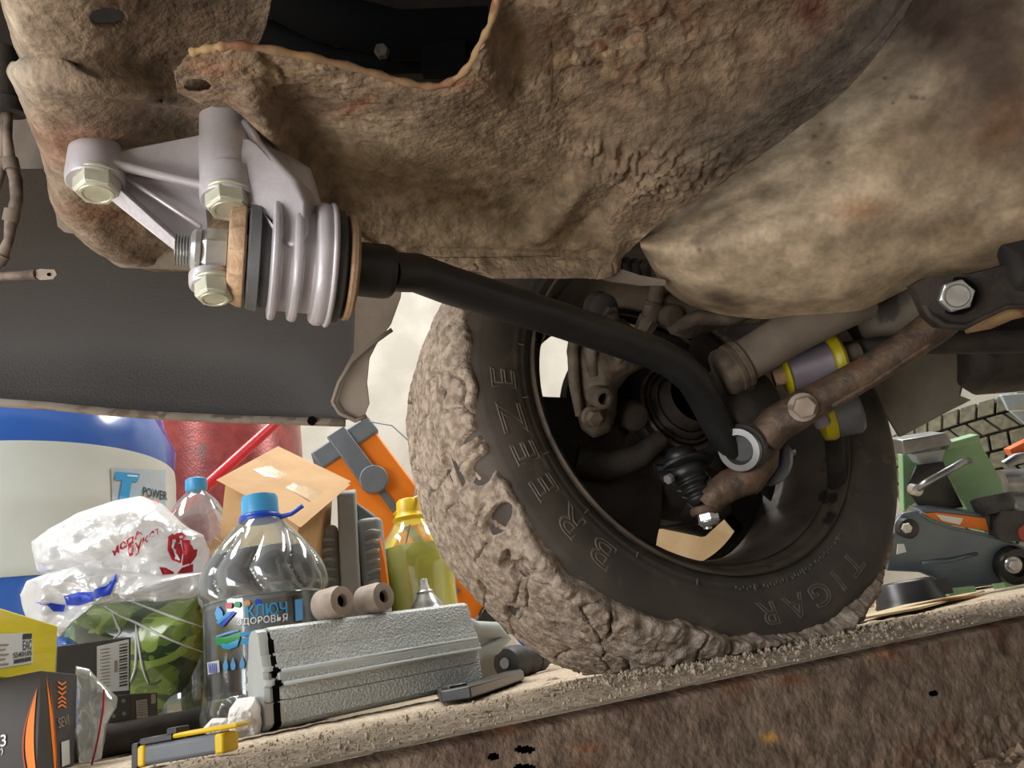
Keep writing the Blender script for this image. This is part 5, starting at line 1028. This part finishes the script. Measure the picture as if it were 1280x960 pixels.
# blue thing under bag
mb = blob([(68, 795), (85, 796), (100, 806), (98, 815), (70, 818)], 1.07, .02, .002, 20); 
tag(build('blue_cloth', mb, M['drumblue'], smooth=180), 'bit of bright blue plastic between yellow box and camouflage pack', 'plastic')
# crumpled tissues
mb = blob([(288, 885), (297, 873), (320, 870), (326, 882), (328, 905), (326, 922), (310, 926), (290, 918), (284, 900)], .80, .03, .02, 45, n=110, m=30, seed=60, ridge=True, o=4); V = mb.V(); V[:, 2] = np.maximum(V[:, 2], .002); mb.v = [V]; tag(build('crumpled_tissue', mb, M['tissue'], smooth=60), 'crumpled white tissue against the end of the grey case', 'tissue')
mb = blob([(254, 910), (266, 897), (284, 896), (292, 908), (288, 918), (262, 920)], .80, .018, .012, 60, n=80, m=20, seed=63, ridge=True, o=4); V = mb.V(); V[:, 2] = np.maximum(V[:, 2], .002); mb.v = [V]; tag(build('crumpled_tissue', mb, M['tissue'], smooth=60), 'smaller tissue lump above the utility knife tip', 'tissue')
# utility knife
kf = thing('utility_knife', 'yellow and grey utility knife on the slab at lower left', 'knife', onz(230, 952))
ka = onz(166, 962); kb = onz(285, 942); kX = nrm(kb-ka); kY = np.array([-kX[1], kX[0], 0]); Lk = np.linalg.norm(kb-ka); hk = at(166, 930, (ka-CC)@CF)[2]
ka = ka-kX*.0; 
mb = MB().box(ka+kX*Lk*.47+ZZ*hk*.45+kY*.012, kX, kY, ZZ, Lk*.44, .010, hk*.40); build('grip', mb, M['greyplastic'], kf, bevel=.003, seg=3)
mb = MB().box(ka+kX*Lk*.06+ZZ*hk*.45+kY*.012, kX, kY, ZZ, Lk*.055, .011, hk*.42).box(ka+kX*Lk*.90+ZZ*hk*.42+kY*.012, kX, kY, ZZ, Lk*.05, .011, hk*.40); mb.box(ka+kX*Lk*.72+ZZ*hk*1.02+kY*.012, kX, kY, ZZ, Lk*.36, .009, hk*.10); build('trim', mb, M['ycap'], kf, bevel=.002)
mb = MB().box(ka+kX*Lk*.01+ZZ*hk*.5+kY*.012, kX, kY, ZZ, .003, .0112, hk*.5).box(ka+kX*Lk*.22+ZZ*hk*1.0+kY*.012, kX, kY, ZZ, Lk*.18, .0095, hk*.14); 
for i in range(5): mb.box(ka+kX*Lk*(.34+i*.02)+ZZ*hk*1.2+kY*.012, kX, kY, ZZ, .0015, .008, .003)
build('slider', mb, M['blackgloss'], kf, bevel=.001)
# ------------------------------------------------------------------ things past the tyre
mb = MB().box(at(905, 560, 2.05), nrm(CR*1-CF*.0), ZZ, nrm(np.cross(CR, ZZ)), .27, .55, .01); V = mb.V(); V[:, 2] = np.maximum(V[:, 2], .002); mb.v = [V]
tag(build('plywood_board', mb, M['wood']), 'pale wooden board seen through the wheel opening', 'board')
mb = blob([(640, 790), (662, 800), (690, 812), (694, 822), (670, 822), (648, 812)], 1.6, .04, .02, 18, seed=70, ridge=True); V = mb.V(); V[:, 2] = np.maximum(V[:, 2], .002); mb.v = [V]; wrp = thing('plastic_wrapper', 'white and blue wrapper behind the black rubber grip', 'wrapper', foot(665, 810, 1.6)); build('film', mb, M['print_white'], wrp, smooth=180); wv = mb.bvh(); decal(wv, M['print_blue'], wrp, polys=[[(645, 797), (652, 797), (662, 808), (655, 808)]], off=.002); decal(wv, M['print_orange'], wrp, polys=[[(658, 808), (668, 808), (666, 814), (657, 814)]], off=.002)
mb = MB().cyl(at(612, 775, 1.72), at(622, 776, 1.68), .042, n=28); V = mb.V(); tag(build('reel', mb, M['blackgloss'], bevel=.004), 'dark round reel with red rim behind the tyre and grey case', 'reel')
mb = MB().box(foot(596, 780, 1.85)+ZZ*.19, CR-CR[2]*ZZ, nrm(np.cross(ZZ, CR)), ZZ, .045, .05, .19); tag(build('grey_board', mb, M['wall'], bevel=.002), 'narrow grey panel between yellow bottle and muddy tyre', 'panel')

# old tyre in the right background
step = 0
def old_tyre(cx_, cy_, z0, R_, wid, label, full):
    ot = thing('old_tyre', label, 'tyre', (cx_, cy_, z0)); c = np.array([cx_, cy_, z0+wid/2]); hw = wid/2
    mb = MB().lathe(c, ZZ, [(-hw*.9, R_*.62), (-hw, R_*.75), (-hw*.97, R_*.9), (-hw*.85, R_-.016), (hw*.85, R_-.016), (hw*.97, R_*.9), (hw, R_*.75), (hw*.9, R_*.62)], 72, cap=False); build('carcass', mb, M['oldtyredark'], ot, smooth=60)
    nb = 46; st = 2*math.pi/nb; a0 = math.atan2(CC[1]-cy_, CC[0]-cx_)
    rows = ((-.96, -.62, -.35, 0), (-.56, -.22, .55, .5), (-.16, .16, .15, 0), (.22, .56, -.55, .5), (.62, .96, .35, 0))
    for h0, h1, sk, ph in rows:
        for k in range(nb):
            a = k*st+ph*st; da = (a-a0+math.pi) % (2*math.pi)-math.pi
            if abs(da) > (1.45 if full else .9): continue
            hwd = st*.43; P = [(h0*hw, a-hwd-sk*st/2), (h0*hw, a+hwd-sk*st/2), (h1*hw, a+hwd+sk*st/2), (h1*hw, a-hwd+sk*st/2)]
            def pt(h, a_, r): return c+ZZ*h+r*np.array([math.cos(a_), math.sin(a_), 0])
            f2 = lambda h: R_-.004*abs(h/hw)**3
            lo = [pt(h, a_, R_-.018) for h, a_ in P]; hi = [pt(h, a_, f2(h)) for h, a_ in P]
            mb = MB().add(lo+hi, [(4, 5, 6, 7), (0, 1, 5, 4), (1, 2, 6, 5), (2, 3, 7, 6), (3, 0, 4, 7)]); build('tread_block', mb, M['oldtyre'], ot, smooth=0, bevel=.0015, seg=1)
tc_ = foot(1262, 560, 2.22); zt = zat(1215, 490, 1.90)
old_tyre(tc_[0], tc_[1], zt-.235, .335, .235, 'old tyre with worn chevron tread lying flat behind the green stand', True)
old_tyre(tc_[0]+.03, tc_[1]+.02, max(.004, zt-.235-.238), .33, zt-.235-.006, 'second old tyre underneath the worn chevron one, mostly hidden', False)
# green frame
gf = thing('green_stand', 'pale green painted steel frame with a bent chrome handle', 'stand', foot(1200, 640, 1.6))
mb = MB().prism([at(*p, 1.60) for p in ((1184, 556), (1222, 545), (1228, 558), (1252, 600), (1262, 640), (1212, 640), (1196, 618), (1184, 590), (1176, 570))], CF*.02); mb.prism([at(*p, 1.62) for p in ((1128, 568), (1182, 560), (1180, 600), (1130, 640))], CF*.02); build('frame', mb, M['paintgreen'], gf, bevel=.002)
mb = MB().prism([at(*p, 1.57) for p in ((1188, 553), (1224, 543), (1226, 552), (1184, 563))], CF*.03); build('top_rail', mb, M['paintgreen'], gf, bevel=.002)
mb = MB().prism([at(*p, 1.56) for p in ((1146, 582), (1180, 577), (1186, 596), (1205, 634), (1180, 638), (1150, 634), (1138, 618), (1136, 604))], CF*.01); build('black_plate', mb, M['blackgloss'], gf, bevel=.002)
mb = MB().tube(T3([(1146, 612, 1.53), (1160, 602, 1.52), (1185, 588, 1.52), (1202, 578, 1.53), (1211, 576, 1.57)]), .0075, 16); build('handle', mb, M['steel'], gf, smooth=180)
mb = MB().lathe(at(1144, 612, 1.535), -CF, [(-.01, .012), (.01, .012), (.012, .008)], 20); build('pivot', mb, M['chrome'], gf)
mb = MB().prism([at(*p, 1.56) for p in ((1128, 550), (1184, 541), (1192, 556), (1130, 569))], CF*.06); build('steel_bar', mb, M['steel'], gf, bevel=.003)
mb = MB().prism([at(*p, 1.58) for p in ((1140, 567), (1184, 560), (1178, 576), (1170, 584), (1150, 580))], CF*.03); build('funnel', mb, M['print_silver'], gf, bevel=.004)
# legs reaching the floor
gl = foot(1160, 640, 1.66); mb = MB().box(gl+ZZ*.09, CR-CR[2]*ZZ, nrm(np.cross(ZZ, CR)), ZZ, .03, .02, .09); gl = foot(1230, 640, 1.66); mb.box(gl+ZZ*.09, CR-CR[2]*ZZ, nrm(np.cross(ZZ, CR)), ZZ, .03, .02, .09); build('leg', mb, M['paintgreen'], gf)
# blue grey trolley jack
tj = thing('trolley_jack', 'blue grey trolley jack with an orange stripe and a wheel', 'jack', foot(1200, 700, 1.5))
def jp(P, d=1.5): return [at(*p, d) for p in P]
mb = MB().prism(jp(((1120, 652), (1128, 642), (1148, 638), (1160, 648), (1190, 658), (1230, 666), (1262, 676), (1300, 690), (1300, 728), (1262, 728), (1230, 732), (1190, 736), (1165, 722), (1150, 716), (1108, 714), (1112, 690))), CF*.012); build('side_plate', mb, M['jackblue'], tj, bevel=.004, seg=3)
mb = MB().prism(jp(((1150, 637), (1175, 636), (1210, 640), (1255, 645), (1268, 672), (1230, 664), (1190, 656), (1162, 646)), 1.515), CF*.05); build('top_cover', mb, M['jackblue'], tj, bevel=.003)
mb = MB().prism(jp(((1153, 643), (1172, 641), (1232, 648), (1236, 664), (1205, 659), (1175, 652)), 1.508), CF*.004); st_ = build('orange_stripe', mb, M['jackorange'], tj)
mb = MB().prism(jp(((1170, 643), (1204, 648), (1200, 656), (1178, 651)), 1.506), CF*.002); build('white_print', mb, M['print_white'], st_)
mb = MB().tube(jp(((1152, 704), (1190, 700), (1222, 692)), 1.498), [.004, .005, .003], 10); mb.tube(jp(((1150, 641), (1165, 652), (1190, 660), (1230, 668), (1265, 678)), 1.497), [.003]*5, 8); build('pressed_rib', mb, M['jackblue'], tj, smooth=180)
wj = -CF
for x, y, r, h in ((1266, 706, .038, .016), ): 
    mb = MB().lathe(at(x, y, 1.495), wj, [(-.02, r), (h*.6, r), (h, r*.92), (h, r*.55), (h*.4, r*.5)], 40); wl = build('jack_wheel', mb, M['blackgloss'], tj)
    mb = MB().lathe(at(x, y, 1.48), wj, [(0, .018), (.004, .016)], 24).hex(at(x, y, 1.476), wj, .012, .008); build('axle_nut', mb, M['chrome'], wl, smooth=30)
mb = MB().lathe(at(1134, 660, 1.49), wj, [(-.01, .020), (.008, .020), (.010, .017)], 28); pv = build('pivot', mb, M['blackgloss'], tj); mb = MB().lathe(at(1133, 660, 1.478), wj, [(0, .011), (.004, .010)], 6); build('bolt_head', mb, M['chrome'], pv)
mb = MB().prism(jp(((1122, 680), (1130, 680), (1133, 690), (1121, 693)), 1.497), CF*.002); build('sticker', mb, M['print_white'], tj)
mb = MB().lathe(foot(1254, 660, 1.50)+ZZ*(zat(1254, 640, 1.5)), ZZ, [(0, .030), (.012, .036), (.016, .038), (.034, .040), (.036, .034), (.036, .02)], 36); mb.box(at(1262, 655, 1.50), CR, CU, CF, .03, .03, .02); build('rubber_saddle', mb, M['rubber'], tj)
mb = MB().lathe(at(1278, 665, 1.49), nrm(-CF+CR*.2), [(0, .02), (.01, .018)], 20); build('red_spring', mb, M['redpaint'], tj)
# rubber pad under the jack
pp = foot(1132, 735, 1.42); mb = MB().lathe(pp, ZZ, [(.001, .062), (.004, .064), (.012, .060), (.042, .052), (.046, .048), (.047, .04)], 40); mb.prism([foot(1140, 740, 1.4)+ZZ*.01, foot(1190, 735, 1.42)+ZZ*.01, foot(1190, 735, 1.47)+ZZ*.01, foot(1140, 740, 1.47)+ZZ*.01], ZZ*.03); tag(build('rubber_pad', mb, M['blackgloss'], smooth=40), 'black round rubber pad under the front of the trolley jack', 'pad')
# pipes and parts at far right
sp_ = thing('steel_pipe', 'grey steel pipe end at the right edge above the jack', 'pipe', foot(1270, 600, 1.7)); mb = MB().tube(T3([(1255, 582, 1.6), (1268, 574, 1.6), (1300, 568, 1.62)]), [.010, .012, .012], 16); build('pipe', mb, M['steel'], sp_, smooth=60); mb = MB().tube(T3([(1250, 603, 1.66), (1310, 600, 1.66)]), [.028, .028], 20); build('sleeve', mb, M['steel'], sp_, smooth=60); mb = MB().prism([at(*p, 1.62) for p in ((1262, 562), (1290, 548), (1290, 572), (1266, 570))], CF*.02); build('orange_tip', mb, M['orangelabel'], sp_); mb = MB().box(foot(1278, 640, 1.68)+ZZ*.12, CR-CR[2]*ZZ, nrm(np.cross(ZZ, CR)), ZZ, .02, .02, .12); build('post', mb, M['steel'], sp_)
bk = thing('steel_bracket', 'pale grey steel plate at the right edge in front of old tyre', 'plate', foot(1270, 520, 1.65)); mb = MB().prism([at(*p, 1.66) for p in ((1252, 494), (1300, 490), (1300, 512), (1262, 514))], CF*.01); mb.prism([at(*p, 1.67) for p in ((1264, 514), (1300, 512), (1300, 545), (1282, 530))], CF*.01); build('plate', mb, M['print_silver'], bk, bevel=.002)
# cardboard scraps on the slab
c0_ = [onz(1055, 782), onz(1110, 766), onz(1160, 752), onz(1232, 742), onz(1200, 751), onz(1150, 765)]
mb = MB().prism([p+ZZ*.003 for p in c0_], ZZ*.003); tag(build('cardboard_scrap', mb, M['paper']), 'torn tan cardboard scrap on the slab beside the tyre', 'cardboard')
G_ = np.array([[at(x, y+k*6, 1.12+.03*k) for x, y in ((1110, 768), (1145, 756), (1180, 748), (1215, 744), (1228, 746))] for k in (0, 1)]); G_[..., 2] = np.maximum(G_[..., 2], .004); mb = MB().grid(G_); tag(build('cardboard_scrap', mb, M['card'], solid=.002), 'curled brown cardboard strip under the rubber pad', 'cardboard')
# loose crumbs, stones and a straw
mb = MB(); rnd = np.random.RandomState(5)
def stone(p, r):
    V = np.array([(1, 0, 0), (-1, 0, 0), (0, 1, 0), (0, -1, 0), (0, 0, 1), (0, 0, -1)], float)*r*rnd.uniform(.6, 1.3, (6, 3)); mb.add(V+p, [(0, 2, 4), (2, 1, 4), (1, 3, 4), (3, 0, 4), (2, 0, 5), (1, 2, 5), (3, 1, 5), (0, 3, 5)])
for k in range(2600):
    s_ = rnd.uniform(-.1, 1.3); o_ = rnd.uniform(.004, .30)**1.0; stone(PF(s_, o_, .001), rnd.choice([.0006, .0010, .0016, .0028], p=[.5, .36, .12, .02]))
for k in range(500):
    a = rnd.uniform(225, 300); off_ = rnd.uniform(-.045, .03); p = W(.28, a, off_); p = np.array([p[0]+rnd.normal(0, .05), p[1]+rnd.normal(0, .05), .001]); stone(p, rnd.uniform(.0008, .003))
o = build('dirt_crumbs', mb, M['concrete'], base=(0, 0, 0), smooth=0, kind='stuff'); tag(o, 'loose dry mud crumbs scattered on the slab', 'dirt')
mb = MB(); 
for k in range(1600):
    s_ = rnd.uniform(.15, 1.1); o_ = -rnd.uniform(.0, .25); zl = -.066-.35*max(0, -o_-.02)*(1-float(sm(np.array(s_), .3, .9))*.6)-.02*(1-float(sm(np.array(s_), .1, .8))); stone(PF(s_, o_, zl+.003), rnd.choice([.0015, .003, .005], p=[.5, .38, .12]))
o = build('gravel', mb, M['dirt'], base=(0, 0, 0), smooth=0, kind='stuff'); tag(o, 'gravel and dirt lumps on the pit ledge', 'gravel')
for k, (x, y, r, lab_) in enumerate(((690, 866, .006, 'pale clod of dry mud on the slab, nearest the rusty edge'), (692, 851, .005, 'dark flat clod of mud on the slab behind the pale clod'), (605, 893, .005, 'brown flake on the dust in front of the black clip'))):
    mb = MB(); p = onz(x, y); c = blob([(x-14, y+4), (x-8, y-3), (x+3, y-5), (x+12, y-1), (x+14, y+4), (x, y+6)], (p-CC)@CF, .008, .004, 120, n=40, m=10, seed=90+k); V = c.V(); V[:, 2] = np.maximum(V[:, 2], .001); c.v = [V]; tag(build('mud_clod', c, M['mud'], smooth=60), lab_, 'dirt')
mb = MB().tube([at(1114, 893, .52), at(1120, 902, .515), at(1124, 910, .51)], [.0008, .0009, .0006], 6); tag(build('straw', mb, M['paper'], smooth=180), 'short pale straw against the rusty steel edge', 'straw')
